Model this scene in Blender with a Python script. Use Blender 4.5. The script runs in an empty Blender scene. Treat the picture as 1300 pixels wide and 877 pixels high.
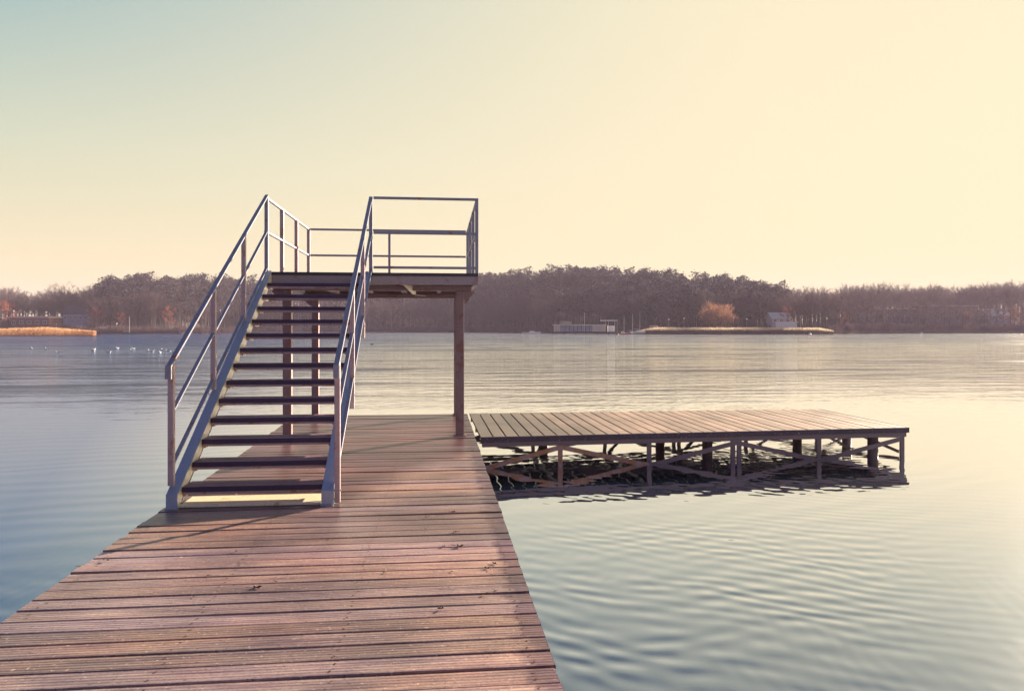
import bpy, bmesh, math, random
import numpy as np
from mathutils import Vector, Matrix
R = random.Random(7)
NR = np.random.default_rng(11)
sc = bpy.context.scene
COL = sc.collection
# ------------------------------------------------------------------ layout
F = 964.0; HX, HY = 650.0, 418.0
EXPO = 2.0; EYE = 1.82; DECK = 0.42; PLAT = 2.53
TH = math.atan(105.0 / F); CT, ST = math.cos(TH), math.sin(TH)
SUN_AZ = math.radians(47.0); SUN_EL = math.radians(15.0)
SD = Vector((math.sin(SUN_AZ) * math.cos(SUN_EL), math.cos(SUN_AZ) * math.cos(SUN_EL), math.sin(SUN_EL)))

def W(u, D, z=0.0):
    cx = (u - HX) / F * D
    return Vector((cx * CT + D * ST, D * CT - cx * ST, z))

# ------------------------------------------------------------------ materials
def new_mat(name):
    m = bpy.data.materials.new(name); m.use_nodes = True
    nt = m.node_tree
    for n in list(nt.nodes): nt.nodes.remove(n)
    out = nt.nodes.new('ShaderNodeOutputMaterial')
    b = nt.nodes.new('ShaderNodeBsdfPrincipled')
    nt.links.new(b.outputs[0], out.inputs[0])
    return m, nt, b

class N:
    def __init__(s, nt): s.nt = nt
    def __call__(s, t, ins=None, **kw):
        n = s.nt.nodes.new(t)
        for k, v in kw.items(): setattr(n, k, v)
        for k, v in (ins or {}).items():
            if isinstance(v, bpy.types.NodeSocket): s.nt.links.new(v, n.inputs[k])
            else: n.inputs[k].default_value = v
        return n
    def ramp(s, fac, pts):
        n = s.nt.nodes.new('ShaderNodeValToRGB'); s.nt.links.new(fac, n.inputs[0])
        el = n.color_ramp.elements
        while len(el) < len(pts): el.new(0.5)
        for e, (p, c) in zip(el, pts):
            e.position = p; e.color = (c, c, c, 1) if isinstance(c, (int, float)) else (*c, 1)
        return n.outputs[0]
    def math(s, op, a, b=0.0, c=0.0, clamp=False):
        n = s.nt.nodes.new('ShaderNodeMath'); n.operation = op; n.use_clamp = clamp
        for i, v in enumerate((a, b, c)):
            if isinstance(v, bpy.types.NodeSocket): s.nt.links.new(v, n.inputs[i])
            else: n.inputs[i].default_value = v
        return n.outputs[0]
    def mix(s, f, a, b, mode='MIX'):
        n = s.nt.nodes.new('ShaderNodeMix'); n.data_type = 'RGBA'; n.blend_type = mode
        for i, v in ((0, f), (6, a), (7, b)):
            if isinstance(v, bpy.types.NodeSocket): s.nt.links.new(v, n.inputs[i])
            elif i == 0: n.inputs[0].default_value = v
            else: n.inputs[i].default_value = (*v, 1)
        return n.outputs[2]
    def noise(s, scale, detail=3, rough=0.5, vec=None, stretch=None, typ='FBM'):
        if vec is None: vec = s('ShaderNodeTexCoord').outputs['Object']
        if stretch is not None:
            vec = s('ShaderNodeMapping', {'Vector': vec, 'Scale': stretch}).outputs[0]
        return s('ShaderNodeTexNoise', {'Vector': vec, 'Scale': scale, 'Detail': detail, 'Roughness': rough}).outputs[0]

def wood(name, c1, c2, stretch=(1, 1, 1), rough=0.6, board_var=0.35, wet=None, spec=0.5, grooves=None):
    m, nt, b = new_mat(name); n = N(nt)
    tc = n('ShaderNodeTexCoord').outputs['Object']
    rnd = n('ShaderNodeNewGeometry').outputs['Random Per Island']
    g = n.noise(9, 6, 0.65, tc, stretch)
    blot = n.noise(1.7, 4, 0.6, tc)
    fine = n.noise(60, 3, 0.7, tc)
    col = n.mix(n.ramp(g, [(0.3, 0.0), (0.7, 1.0)]), c1, c2)
    v = n.math('MULTIPLY_ADD', rnd, board_var, 1 - board_var / 2)
    v = n.math('MULTIPLY', v, n.ramp(blot, [(0.28, 0.62), (0.68, 1.22)]))
    v = n.math('MULTIPLY', v, n.ramp(fine, [(0.3, 0.75), (0.62, 1.1)]))
    vv = n('ShaderNodeCombineColor', {0: v, 1: v, 2: v}).outputs[0]
    col = n.mix(1.0, col, vv, 'MULTIPLY')
    # pale and dark specks of dirt
    sp = n.noise(55, 2, 0.5, tc)
    col = n.mix(n.ramp(sp, [(0.665, 0.0), (0.70, 0.6)]), col, (0.5, 0.42, 0.36))
    col = n.mix(n.ramp(sp, [(0.30, 0.7), (0.345, 0.0)]), col, (0.03, 0.02, 0.025))
    rr = n.math('MULTIPLY_ADD', g, 0.25, rough - 0.12)
    if wet:
        xyz = n('ShaderNodeSeparateXYZ', {0: tc})
        rr = n.math('SUBTRACT', rr, 0.08); col, rr = wet(n, xyz.outputs[0], xyz.outputs[1], tc, col, rr, rnd)
    nt.links.new(col, b.inputs['Base Color']); nt.links.new(rr, b.inputs['Roughness'])
    b.inputs['Specular IOR Level'].default_value = spec
    h = n.math('ADD', n.math('MULTIPLY', g, 0.6), n.math('MULTIPLY', fine, 0.3))
    if grooves is not None:
        xyz = n('ShaderNodeSeparateXYZ', {0: tc})
        gv = n.math('SINE', n.math('MULTIPLY', xyz.outputs[grooves], 2 * math.pi / 0.0245))
        h = n.math('ADD', h, n.math('MULTIPLY', gv, 0.16))
    bp = n('ShaderNodeBump', {'Height': h, 'Strength': 0.55, 'Distance': 0.006})
    nt.links.new(bp.outputs[0], b.inputs['Normal'])
    return m

def metal(name, base, rust=0.25, metallic=0.35, rough=0.45, rustcol=(0.28, 0.11, 0.05), rustscale=6):
    m, nt, b = new_mat(name); n = N(nt)
    tc = n('ShaderNodeTexCoord').outputs['Object']
    a = n.noise(rustscale, 6, 0.7, tc); s = n.noise(45, 3, 0.6, tc)
    col = n.mix(n.ramp(s, [(0.3, 0.0), (0.7, 1.0)]), tuple(c * 0.82 for c in base), base)
    lo = 0.72 - rust * 0.5
    col = n.mix(n.ramp(a, [(lo, 0.0), (lo + 0.07, 0.85)]), col, rustcol)
    nt.links.new(col, b.inputs['Base Color'])
    b.inputs['Metallic'].default_value = metallic
    nt.links.new(n.math('MULTIPLY_ADD', s, 0.3, rough - 0.15), b.inputs['Roughness'])
    bp = n('ShaderNodeBump', {'Height': n.math('ADD', a, s), 'Strength': 0.25, 'Distance': 0.003})
    nt.links.new(bp.outputs[0], b.inputs['Normal'])
    return m

def plain(name, c, rough=0.7, var=0.25, scale=3.0, island=0.0, c2=None):
    m, nt, b = new_mat(name); n = N(nt)
    a = n.noise(scale, 4, 0.6)
    if c2 is None: c2 = tuple(x * (1 - var) for x in c)
    col = n.mix(n.ramp(a, [(0.3, 0.0), (0.7, 1.0)]), c2, c)
    if island:
        rnd = n('ShaderNodeNewGeometry').outputs['Random Per Island']
        v = n.math('MULTIPLY_ADD', rnd, island, 1 - island / 2)
        col = n.mix(1.0, col, n('ShaderNodeCombineColor', {0: v, 1: v, 2: v}).outputs[0], 'MULTIPLY')
    nt.links.new(col, b.inputs['Base Color']); b.inputs['Roughness'].default_value = rough
    return m

def leafy(name, c, c2, island=0.8, transl=0.25):
    """foliage / twigs: light passes through a little"""
    m, nt, b = new_mat(name); n = N(nt)
    geo = n('ShaderNodeNewGeometry'); rnd = geo.outputs['Random Per Island']
    a = n('ShaderNodeTexNoise', {'Vector': geo.outputs['Position'], 'Scale': 0.12, 'Detail': 3.0}).outputs[0]
    col = n.mix(n.ramp(a, [(0.35, 0.0), (0.65, 1.0)]), c, c2)
    v = n.math('MULTIPLY_ADD', rnd, island, 1 - island / 2)
    col = n.mix(1.0, col, n('ShaderNodeCombineColor', {0: v, 1: v, 2: v}).outputs[0], 'MULTIPLY')
    nt.links.new(col, b.inputs['Base Color']); b.inputs['Roughness'].default_value = 0.85
    b.inputs['Specular IOR Level'].default_value = 0.15
    if transl:
        t = n('ShaderNodeBsdfTranslucent', {'Color': col})
        mx = n('ShaderNodeMixShader', {0: transl})
        nt.links.new(b.outputs[0], mx.inputs[1]); nt.links.new(t.outputs[0], mx.inputs[2])
        out = [x for x in nt.nodes if x.type == 'OUTPUT_MATERIAL'][0]
        nt.links.new(mx.outputs[0], out.inputs[0])
    return m

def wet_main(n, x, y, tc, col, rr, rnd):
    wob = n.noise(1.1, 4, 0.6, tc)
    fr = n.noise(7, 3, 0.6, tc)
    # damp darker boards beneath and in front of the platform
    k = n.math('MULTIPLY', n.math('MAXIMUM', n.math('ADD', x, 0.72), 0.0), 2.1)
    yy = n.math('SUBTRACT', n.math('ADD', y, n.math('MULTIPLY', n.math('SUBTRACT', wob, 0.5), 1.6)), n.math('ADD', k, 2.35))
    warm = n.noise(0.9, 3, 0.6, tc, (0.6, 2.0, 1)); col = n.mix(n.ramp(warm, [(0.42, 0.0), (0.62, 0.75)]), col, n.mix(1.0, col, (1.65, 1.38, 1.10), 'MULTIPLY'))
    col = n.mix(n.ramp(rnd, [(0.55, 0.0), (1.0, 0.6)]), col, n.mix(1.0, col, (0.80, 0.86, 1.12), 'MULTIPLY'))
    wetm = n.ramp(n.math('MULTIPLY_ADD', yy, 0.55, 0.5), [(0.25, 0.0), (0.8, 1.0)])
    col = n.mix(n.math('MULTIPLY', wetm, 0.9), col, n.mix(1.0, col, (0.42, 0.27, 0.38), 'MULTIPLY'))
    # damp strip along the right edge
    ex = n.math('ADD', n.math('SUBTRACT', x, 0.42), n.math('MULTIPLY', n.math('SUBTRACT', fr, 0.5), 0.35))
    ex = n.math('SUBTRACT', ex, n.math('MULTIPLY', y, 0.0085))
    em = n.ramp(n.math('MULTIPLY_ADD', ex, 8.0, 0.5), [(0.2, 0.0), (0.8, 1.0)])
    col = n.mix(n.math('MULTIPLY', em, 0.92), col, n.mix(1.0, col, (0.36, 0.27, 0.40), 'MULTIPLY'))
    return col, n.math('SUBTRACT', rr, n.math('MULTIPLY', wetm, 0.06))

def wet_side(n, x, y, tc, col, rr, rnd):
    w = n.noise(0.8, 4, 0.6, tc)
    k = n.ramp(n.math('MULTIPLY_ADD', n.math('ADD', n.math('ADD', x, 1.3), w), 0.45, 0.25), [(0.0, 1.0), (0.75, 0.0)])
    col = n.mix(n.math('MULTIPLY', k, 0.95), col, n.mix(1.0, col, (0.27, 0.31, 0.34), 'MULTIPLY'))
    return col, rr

M = {}
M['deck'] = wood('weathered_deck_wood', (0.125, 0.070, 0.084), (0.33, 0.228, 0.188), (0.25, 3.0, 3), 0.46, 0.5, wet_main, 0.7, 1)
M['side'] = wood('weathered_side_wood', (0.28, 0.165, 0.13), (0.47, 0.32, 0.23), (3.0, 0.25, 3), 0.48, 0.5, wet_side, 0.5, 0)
M['tread'] = wood('tread_wood', (0.15, 0.075, 0.105), (0.25, 0.14, 0.16), (0.25, 3, 3), 0.5, 0.2, None, 0.5, 1)
M['plat'] = wood('platform_wood', (0.20, 0.12, 0.12), (0.32, 0.20, 0.18), (3, 0.25, 3), 0.55, 0.3)
M['edge'] = wood('shadowed_edge_wood', (0.06, 0.035, 0.06), (0.10, 0.06, 0.085), (0.25, 3, 3), 0.6, 0.2)
M['screw'] = metal('screw_steel', (0.06, 0.05, 0.05), 0.6, 0.8, 0.4)
M['galv'] = metal('galvanised_steel', (0.27, 0.27, 0.32), 0.30, 0.25, 0.42)
M['galvl'] = metal('light_galvanised_steel', (0.36, 0.41, 0.50), 0.12, 0.3, 0.42)
M['galvp'] = metal('worn_rail_post_steel', (0.46, 0.34, 0.34), 0.35, 0.3, 0.45, (0.30, 0.15, 0.10))
M['post'] = metal('brown_painted_steel', (0.25, 0.16, 0.155), 0.35, 0.15, 0.5, (0.20, 0.085, 0.06), 4)
M['fascia'] = metal('weathered_fascia_steel', (0.34, 0.27, 0.27), 0.30, 0.15, 0.5, (0.25, 0.12, 0.09), 3)
M['cream'] = metal('pale_and_sunlit_steel', (0.82, 0.70, 0.48), 0.28, 0.0, 0.5, (0.5, 0.33, 0.15), 9)
M['truss'] = metal('truss_steel', (0.21, 0.145, 0.165), 0.25, 0.2, 0.5, (0.30, 0.12, 0.06), 7)
M['rusty'] = metal('rusty_truss_steel', (0.46, 0.30, 0.28), 0.55, 0.1, 0.6, (0.42, 0.17, 0.07), 14)
M['pile'] = wood('pile_wood', (0.15, 0.10, 0.105), (0.28, 0.19, 0.17), (4, 4, 0.3), 0.65, 0.2)
M['joist'] = wood('joist_wood', (0.10, 0.06, 0.07), (0.2, 0.12, 0.12), (1, 1, 1), 0.65, 0.2)
M['shade'] = wood('painted_shade_wood', (0.016, 0.008, 0.024), (0.032, 0.018, 0.040), (1, 1, 1), 0.9, 0.3, None, 0.02)  # near-black puts shade into board undersides and dulls the sunlit board ends
M['leafd'] = plain('dry_leaf_dark', (0.07, 0.035, 0.03), 0.7, 0.4, 30)
M['leafl'] = plain('dry_leaf_pale', (0.65, 0.48, 0.34), 0.7, 0.3, 30)
M['bark'] = plain('tree_bark', (0.12, 0.085, 0.085), 0.9, 0.4, 1.0)
M['birch'] = plain('pale_bark', (0.42, 0.34, 0.32), 0.85, 0.4, 1.0)
M['pine'] = leafy('pine_needles', (0.046, 0.044, 0.064), (0.072, 0.062, 0.070), 0.9, 0.15)
M['twig'] = leafy('bare_twigs', (0.100, 0.070, 0.090), (0.145, 0.090, 0.090), 0.8, 0.2)
M['twigo'] = leafy('orange_twigs', (0.36, 0.18, 0.11), (0.45, 0.25, 0.14), 0.7, 0.35)
M['twigr'] = leafy('russet_twigs', (0.38, 0.12, 0.09), (0.46, 0.17, 0.10), 0.7, 0.35)
M['reed'] = leafy('dry_reeds', (0.56, 0.44, 0.30), (0.70, 0.58, 0.42), 0.6, 0.45)
M['reedo'] = leafy('russet_reeds', (0.58, 0.33, 0.18), (0.66, 0.42, 0.24), 0.6, 0.5)
M['reedb'] = leafy('dark_reed_stems', (0.10, 0.065, 0.075), (0.15, 0.095, 0.09), 0.7, 0.1)
M['grassb'] = leafy('dull_bank_grass', (0.20, 0.15, 0.16), (0.25, 0.19, 0.18), 0.4, 0.2)
M['nose'] = plain('dark_nosing_strip', (0.042, 0.018, 0.060), 0.5, 0.3, 20)
M['white'] = plain('white_paint', (0.80, 0.78, 0.74), 0.5, 0.1)
M['gullw'] = plain('white_feathers', (0.85, 0.83, 0.80), 0.7, 0.05)
M['gullg'] = plain('grey_feathers', (0.34, 0.35, 0.38), 0.7, 0.2)
M['beak'] = plain('orange_beak', (0.6, 0.25, 0.05), 0.5, 0.1)
M['duck'] = plain('dark_feathers', (0.06, 0.045, 0.04), 0.7, 0.3)
M['render'] = plain('cream_render_wall', (0.55, 0.49, 0.42), 0.8, 0.2, 0.4)
M['hallw'] = plain('dull_hall_wall', (0.30, 0.24, 0.22), 0.8, 0.3, 0.4)
M['hallg'] = plain('dull_grey_wall', (0.20, 0.17, 0.19), 0.8, 0.3, 0.4)
M['greyw'] = plain('grey_board_wall', (0.34, 0.36, 0.42), 0.8, 0.3, 0.6)
M['brick'] = plain('red_brick_wall', (0.34, 0.13, 0.10), 0.85, 0.35, 0.8)
M['roofd'] = plain('dark_roof', (0.09, 0.07, 0.08), 0.7, 0.3, 0.5)
M['roofp'] = plain('pale_roof_sheet', (0.66, 0.60, 0.50), 0.5, 0.2, 0.5)
M['roofr'] = plain('red_tile_roof', (0.36, 0.14, 0.10), 0.8, 0.3, 0.7)
M['blue'] = plain('blue_tarp', (0.08, 0.22, 0.42), 0.5, 0.2)
M['red'] = plain('red_hull_paint', (0.42, 0.08, 0.07), 0.5, 0.2)
M['dark'] = plain('dark_paint', (0.04, 0.035, 0.045), 0.5, 0.2)
M['pole'] = plain('grey_pole_paint', (0.55, 0.52, 0.5), 0.5, 0.1)
M['hedge'] = leafy('evergreen_leaves', (0.03, 0.045, 0.035), (0.045, 0.06, 0.04), 0.6, 0.1)
M['ground'] = plain('leaf_litter_ground', (0.16, 0.11, 0.09), 0.95, 0.4, 0.05, c2=(0.10, 0.075, 0.07))
mg, ntg, bg_ = new_mat('window_glass'); bg_.inputs['Base Color'].default_value = (0.05, 0.06, 0.08, 1); bg_.inputs['Roughness'].default_value = 0.08
M['glass'] = mg
mg, ntg, bg_ = new_mat('lamp_globe'); bg_.inputs['Base Color'].default_value = (0.9, 0.88, 0.84, 1); bg_.inputs['Roughness'].default_value = 0.2
M['globe'] = mg

# ------------------------------------------------------------------ mesh builder
class MB:
    def __init__(s): s.v = []; s.f = []; s.mi = []; s.m = 0
    def add(s, vs, fs):
        o = len(s.v); s.v += [tuple(v) for v in vs]; s.f += [tuple(i + o for i in f) for f in fs]; s.mi += [s.m] * len(fs)
    def hexa(s, p):  # 8 points, bottom 0-3, top 4-7
        s.add(p, [(3, 2, 1, 0), (4, 5, 6, 7), (0, 1, 5, 4), (1, 2, 6, 5), (2, 3, 7, 6), (3, 0, 4, 7)])
    def box(s, x0, x1, y0, y1, z0, z1):
        s.hexa([(x0, y0, z0), (x1, y0, z0), (x1, y1, z0), (x0, y1, z0), (x0, y0, z1), (x1, y0, z1), (x1, y1, z1), (x0, y1, z1)])
    def cbox(s, x0, x1, y0, y1, z0, z1, c=0.004):
        """box with chamfered long top edges and corners"""
        bm = bmesh.new(); bmesh.ops.create_cube(bm, size=1)
        for v in bm.verts: v.co = ((x0 + x1) / 2 + v.co.x * (x1 - x0), (y0 + y1) / 2 + v.co.y * (y1 - y0), (z0 + z1) / 2 + v.co.z * (z1 - z0))
        bmesh.ops.bevel(bm, geom=bm.edges[:], offset=c, segments=1, affect='EDGES')
        s.frombm(bm)
    def frombm(s, bm):
        bm.verts.index_update(); s.add([v.co[:] for v in bm.verts], [[v.index for v in f.verts] for f in bm.faces]); bm.free()
    def bar(s, a, b, w, h, up=(0, 0, 1), c=0.0):
        """rectangular bar a->b; w across, h along 'up' """
        a = Vector(a); b = Vector(b); d = (b - a).normalized(); up = Vector(up)
        r = d.cross(up).normalized(); u = r.cross(d).normalized()
        if c <= 0:
            prof = [(-w / 2, -h / 2), (w / 2, -h / 2), (w / 2, h / 2), (-w / 2, h / 2)]
        else:
            W2, H2 = w / 2, h / 2
            prof = [(-W2 + c, -H2), (W2 - c, -H2), (W2, -H2 + c), (W2, H2 - c), (W2 - c, H2), (-W2 + c, H2), (-W2, H2 - c), (-W2, -H2 + c)]
        k = len(prof)
        vs = [a + r * x + u * y for x, y in prof] + [b + r * x + u * y for x, y in prof]
        fs = [tuple(range(k))[::-1], tuple(range(k, 2 * k))] + [(i, (i + 1) % k, k + (i + 1) % k, k + i) for i in range(k)]
        s.add(vs, fs)
    def tube(s, pts, rad, k=8, caps=True):
        pts = [Vector(p) for p in pts]
        if not isinstance(rad, (list, tuple)): rad = [rad] * len(pts)
        vs = []
        for i, p in enumerate(pts):
            d = (pts[min(i + 1, len(pts) - 1)] - pts[max(i - 1, 0)]).normalized()
            up = Vector((0, 0, 1)) if abs(d.z) < 0.9 else Vector((1, 0, 0))
            r = d.cross(up).normalized(); u = r.cross(d)
            for j in range(k):
                t = 2 * math.pi * j / k
                vs.append(p + (r * math.cos(t) + u * math.sin(t)) * rad[i])
        fs = [(i * k + j, i * k + (j + 1) % k, (i + 1) * k + (j + 1) % k, (i + 1) * k + j) for i in range(len(pts) - 1) for j in range(k)]
        if caps: fs += [tuple(range(k))[::-1], tuple(range((len(pts) - 1) * k, len(pts) * k))]
        s.add(vs, fs)
    def prism(s, poly, off):
        """poly: list of 3D pts, extruded by off"""
        off = Vector(off); k = len(poly); vs = [Vector(p) for p in poly] + [Vector(p) + off for p in poly]
        s.add(vs, [tuple(range(k))[::-1], tuple(range(k, 2 * k))] + [(i, (i + 1) % k, k + (i + 1) % k, k + i) for i in range(k)])
    def sphere(s, c, r, k=8, sq=(1, 1, 1)):
        bm = bmesh.new(); bmesh.ops.create_uvsphere(bm, u_segments=k, v_segments=max(4, k // 2 + 1), radius=1)
        for v in bm.verts: v.co = (c[0] + v.co.x * r * sq[0], c[1] + v.co.y * r * sq[1], c[2] + v.co.z * r * sq[2])
        s.frombm(bm)
    def build(s, name, mats, parent=None, smooth=False, under=None):
        me = bpy.data.meshes.new(name); me.from_pydata(s.v, [], s.f)
        if not isinstance(mats, (list, tuple)): mats = [mats]
        for m in mats: me.materials.append(m)
        if len(mats) > 1: me.polygons.foreach_set('material_index', s.mi)
        bm = bmesh.new(); bm.from_mesh(me); bmesh.ops.recalc_face_normals(bm, faces=bm.faces); bm.to_mesh(me); bm.free()
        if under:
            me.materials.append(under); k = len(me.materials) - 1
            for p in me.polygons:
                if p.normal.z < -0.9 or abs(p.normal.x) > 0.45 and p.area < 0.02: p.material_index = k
        if smooth: me.polygons.foreach_set('use_smooth', [True] * len(me.polygons))
        me.update()
        o = bpy.data.objects.new(name, me); COL.objects.link(o)
        if parent: o.parent = parent
        return o

def npmesh(name, V, T, mats, parent=None, mi=None):
    """fast triangle mesh"""
    me = bpy.data.meshes.new(name); nV, nT = len(V), len(T)
    me.vertices.add(nV); me.vertices.foreach_set('co', V.astype(np.float32).ravel())
    me.loops.add(nT * 3); me.loops.foreach_set('vertex_index', T.astype(np.int32).ravel())
    me.polygons.add(nT); me.polygons.foreach_set('loop_start', np.arange(0, nT * 3, 3, dtype=np.int32))
    for m in (mats if isinstance(mats, (list, tuple)) else [mats]): me.materials.append(m)
    if mi is not None: me.polygons.foreach_set('material_index', mi.astype(np.int32))
    me.update(calc_edges=True)
    if name == '_': return me
    o = bpy.data.objects.new(name, me); COL.objects.link(o)
    if parent: o.parent = parent
    return o

def empty(name, loc=(0, 0, 0), rz=0):
    o = bpy.data.objects.new(name, None); COL.objects.link(o); o.location = loc; o.rotation_euler = (0, 0, rz); o.empty_display_size = 0.2
    return o
def tag(o, label, cat, group=None, kind=None):
    if label: o['label'] = label
    if cat: o['category'] = cat
    if group: o['group'] = group
    if kind: o['kind'] = kind
    return o
def copy_tree(o, parent=None):
    c = o.copy(); COL.objects.link(c)
    if parent: c.parent = parent
    for ch in list(o.children): copy_tree(ch, c)
    return c
def struct(o, kind='structure'): o['kind'] = kind; return o

# ------------------------------------------------------------------ MAIN DOCK
def edge_l(y): return -2.036 - (y - 3.6) * 0.0138
def edge_r(y): return 0.528 + (y - 3.6) * 0.0108
dock = tag(empty('wooden_dock', (0, 4, 0)), 'long weathered plank dock running from the foreground to beneath the raised platform', 'dock')
inv = Vector((0, -4, 0))
def dk(mb, name, mat, **k):
    mb.v = [(x, y - 4, z) for x, y, z in mb.v]; return mb.build(name, mat, dock, **k)
mb = MB(); pitch = 0.148; y = -1.9
while y < 12.60:
    g = 0.010 + R.random() * 0.005; dz = R.uniform(-0.0025, 0.0025); w = pitch - g
    if R.random() < 0.06: g += 0.006; w -= 0.006
    xl = edge_l(y) + R.uniform(-0.004, 0.004); xr = edge_r(y) + R.uniform(-0.003, 0.003)
    bm = bmesh.new(); bmesh.ops.create_cube(bm, size=1)
    for v in bm.verts: v.co = (xl + (v.co.x + .5) * (xr - xl), y + (v.co.y + .5) * w, DECK - 0.034 + (v.co.z + .5) * 0.034)
    bmesh.ops.bevel(bm, geom=bm.edges[:], offset=0.0035, segments=1, affect='EDGES')
    tl = R.uniform(-0.002, 0.002)
    bmesh.ops.subdivide_edges(bm, edges=[e for e in bm.edges if abs(e.verts[0].co.x - e.verts[1].co.x) > 1.5], cuts=6)
    ph = R.uniform(0, 6)
    for v in bm.verts:
        v.co.z += dz + tl * (v.co.x + 0.7) + 0.0015 * math.sin(v.co.x * 2.2 + ph); v.co.y += 0.0022 * math.sin(v.co.x * 1.7 + ph * 2)
    mb.m = 0; mb.frombm(bm)
    mb.m = 1
    for jx in (edge_l(y) + 0.09, edge_l(y) + 0.92, edge_r(y) - 0.92, edge_r(y) - 0.09):
        for q in (0.25, 0.75):
            cx, cy = jx + R.uniform(-0.012, 0.012), y + w * q + R.uniform(-0.006, 0.006)
            zt = DECK + dz + 0.0022
            mb.add([(cx, cy, zt + .0008)] + [(cx + 0.0065 * math.cos(t * math.pi / 3), cy + 0.0065 * math.sin(t * math.pi / 3), zt) for t in range(6)],
                   [(0, i + 1, (i + 1) % 6 + 1) for i in range(6)])
    y += pitch
dk(mb, 'decking', [M['deck'], M['screw']], under=M['shade'])
YEND = y
mb = MB()
for fx in (lambda y: edge_l(y) + 0.10, lambda y: -0.75, lambda y: edge_r(y) - 0.10):
    mb.bar((fx(-1.8), -1.8, DECK - 0.115), (fx(12.5), 12.5, DECK - 0.115), 0.07, 0.15)
dk(mb, 'joist', M['joist'])
for yy in (-1, 2.2, 5.4, 8.6, 12.0):
    mb = MB(); mb.bar((edge_l(yy) + .05, yy, DECK - 0.26), (edge_r(yy) - .05, yy, DECK - 0.26), 0.10, 0.13); dk(mb, 'cross_beam', M['joist'])
    for fx in (edge_l(yy) + 0.22, edge_r(yy) - 0.22):
        mb = MB(); mb.tube([(fx, yy, -2.5), (fx, yy, 0.1)], 0.085, 12); dk(mb, 'pile', M['pile'], smooth=True)

# ------------------------------------------------------------------ STAIRCASE
stair = tag(empty('staircase', (-1.38, 6.2, DECK)), 'open steel staircase with wooden treads and sloping handrails rising from the dock', 'staircase')
def pb(root):
    lx, ly, lz = root.location
    def f(mb, name, mat, **k):
        mb.v = [(a - lx, b - ly, c - lz) for a, b, c in mb.v]; return mb.build(name, mat, root, **k)
    return f
sb = pb(stair)
RUN, RISE, Y1 = 0.2656, (PLAT - DECK) / 14.0, 6.26
SL = RISE / RUN
Ys, Ye = 6.17, 9.715
def nose(y): return DECK + RISE + (y - Y1) * SL
for (xa, xb) in ((-2.036, -1.950), (-0.853, -0.762)):
    mb = MB()
    # channel stringer: web on the outer side + two flanges
    t = 0.010; up = 0.018; dn = 0.125
    def sect(x0, x1, a0, a1, ys=Ys, ye=Ye):
        mb.prism([(x0, ys, max(nose(ys) + a0, DECK + 0.004)), (x0, ye, nose(ye) + a0), (x0, ye, nose(ye) + a1), (x0, ys, nose(ys) + a1)], (x1 - x0, 0, 0))
    outer = xa if xa < -1.5 else xb - t
    sect(outer, outer + t, -dn, up)
    sect(xa + (t if xa < -1.5 else 0), xb - (0 if xa < -1.5 else t), up - t, up)
    sect(xa + (t if xa < -1.5 else 0), xb - (0 if xa < -1.5 else t), -dn, -dn + t, Ys + 0.12)
    ins = xb - t if xa < -1.5 else xa
    # closed foot, vertical
    mb.box(xa, xb, Ys - 0.012, Ys - 0.001, DECK + 0.004, nose(Ys) + up)
    mb.box(xa - 0.004, xb + 0.004, Ys - 0.03, Ys + 0.12, DECK - 0.002, DECK + 0.010)
    o = sb(mb, 'stringer', M['galvl'])
    mb = MB(); sect(ins, ins + t, -dn + t + .001, up - t - .001, Ys + 0.002, Ye - 0.002); wp = sb(mb, 'web_plate', M['cream'] if xa < -1.5 else M['galv']); wp.parent = o  # cream on the left plate imitates sunlight on the inner face
for i in range(1, 14):
    yy = Y1 + (i - 1) * RUN; z = DECK + RISE * i
    mb = MB(); w = 0.1215
    for q in range(2):
        j = R.uniform(-.0015, .0015)
        mb.cbox(-1.947, -0.856, yy + q * (w + 0.006), yy + q * (w + 0.006) + w, z - 0.036 + j, z + j, 0.004)
    tr = sb(mb, 'tread', M['tread'])
    mb = MB(); mb.box(-1.946, -0.857, yy - 0.006, yy - 0.0005, z - 0.040, z + 0.001); sb(mb, 'nosing', M['nose']).parent = tr
    mb = MB()
    mb.box(-1.946, -0.857, yy + 0.012, yy + 0.018, z - 0.062, z - 0.038)
    mb.box(-1.946, -0.857, yy + 0.222, yy + 0.228, z - 0.062, z - 0.038)
    for xx in (-1.94, -0.88): mb.box(xx, xx + 0.02, yy + 0.02, yy + 0.22, z - 0.075, z - 0.040)
    o = mb; ob = sb(o, 'tread_bracket', M['galvp']); ob.parent = tr
mb = MB(); mb.cbox(-1.945, -0.858, 6.185, 6.52, DECK + 0.004, DECK + 0.022, 0.003)
sb(mb, 'base_plate', M['cream'])
PYS = (6.22, 7.39, 8.56, 9.73)
def lin(a, b, y): return a + (b - a) * (y - 6.22) / (9.73 - 6.22)
RL = ((1.145, 3.06), (0.745, 2.62), (0.325, 2.17))
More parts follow.
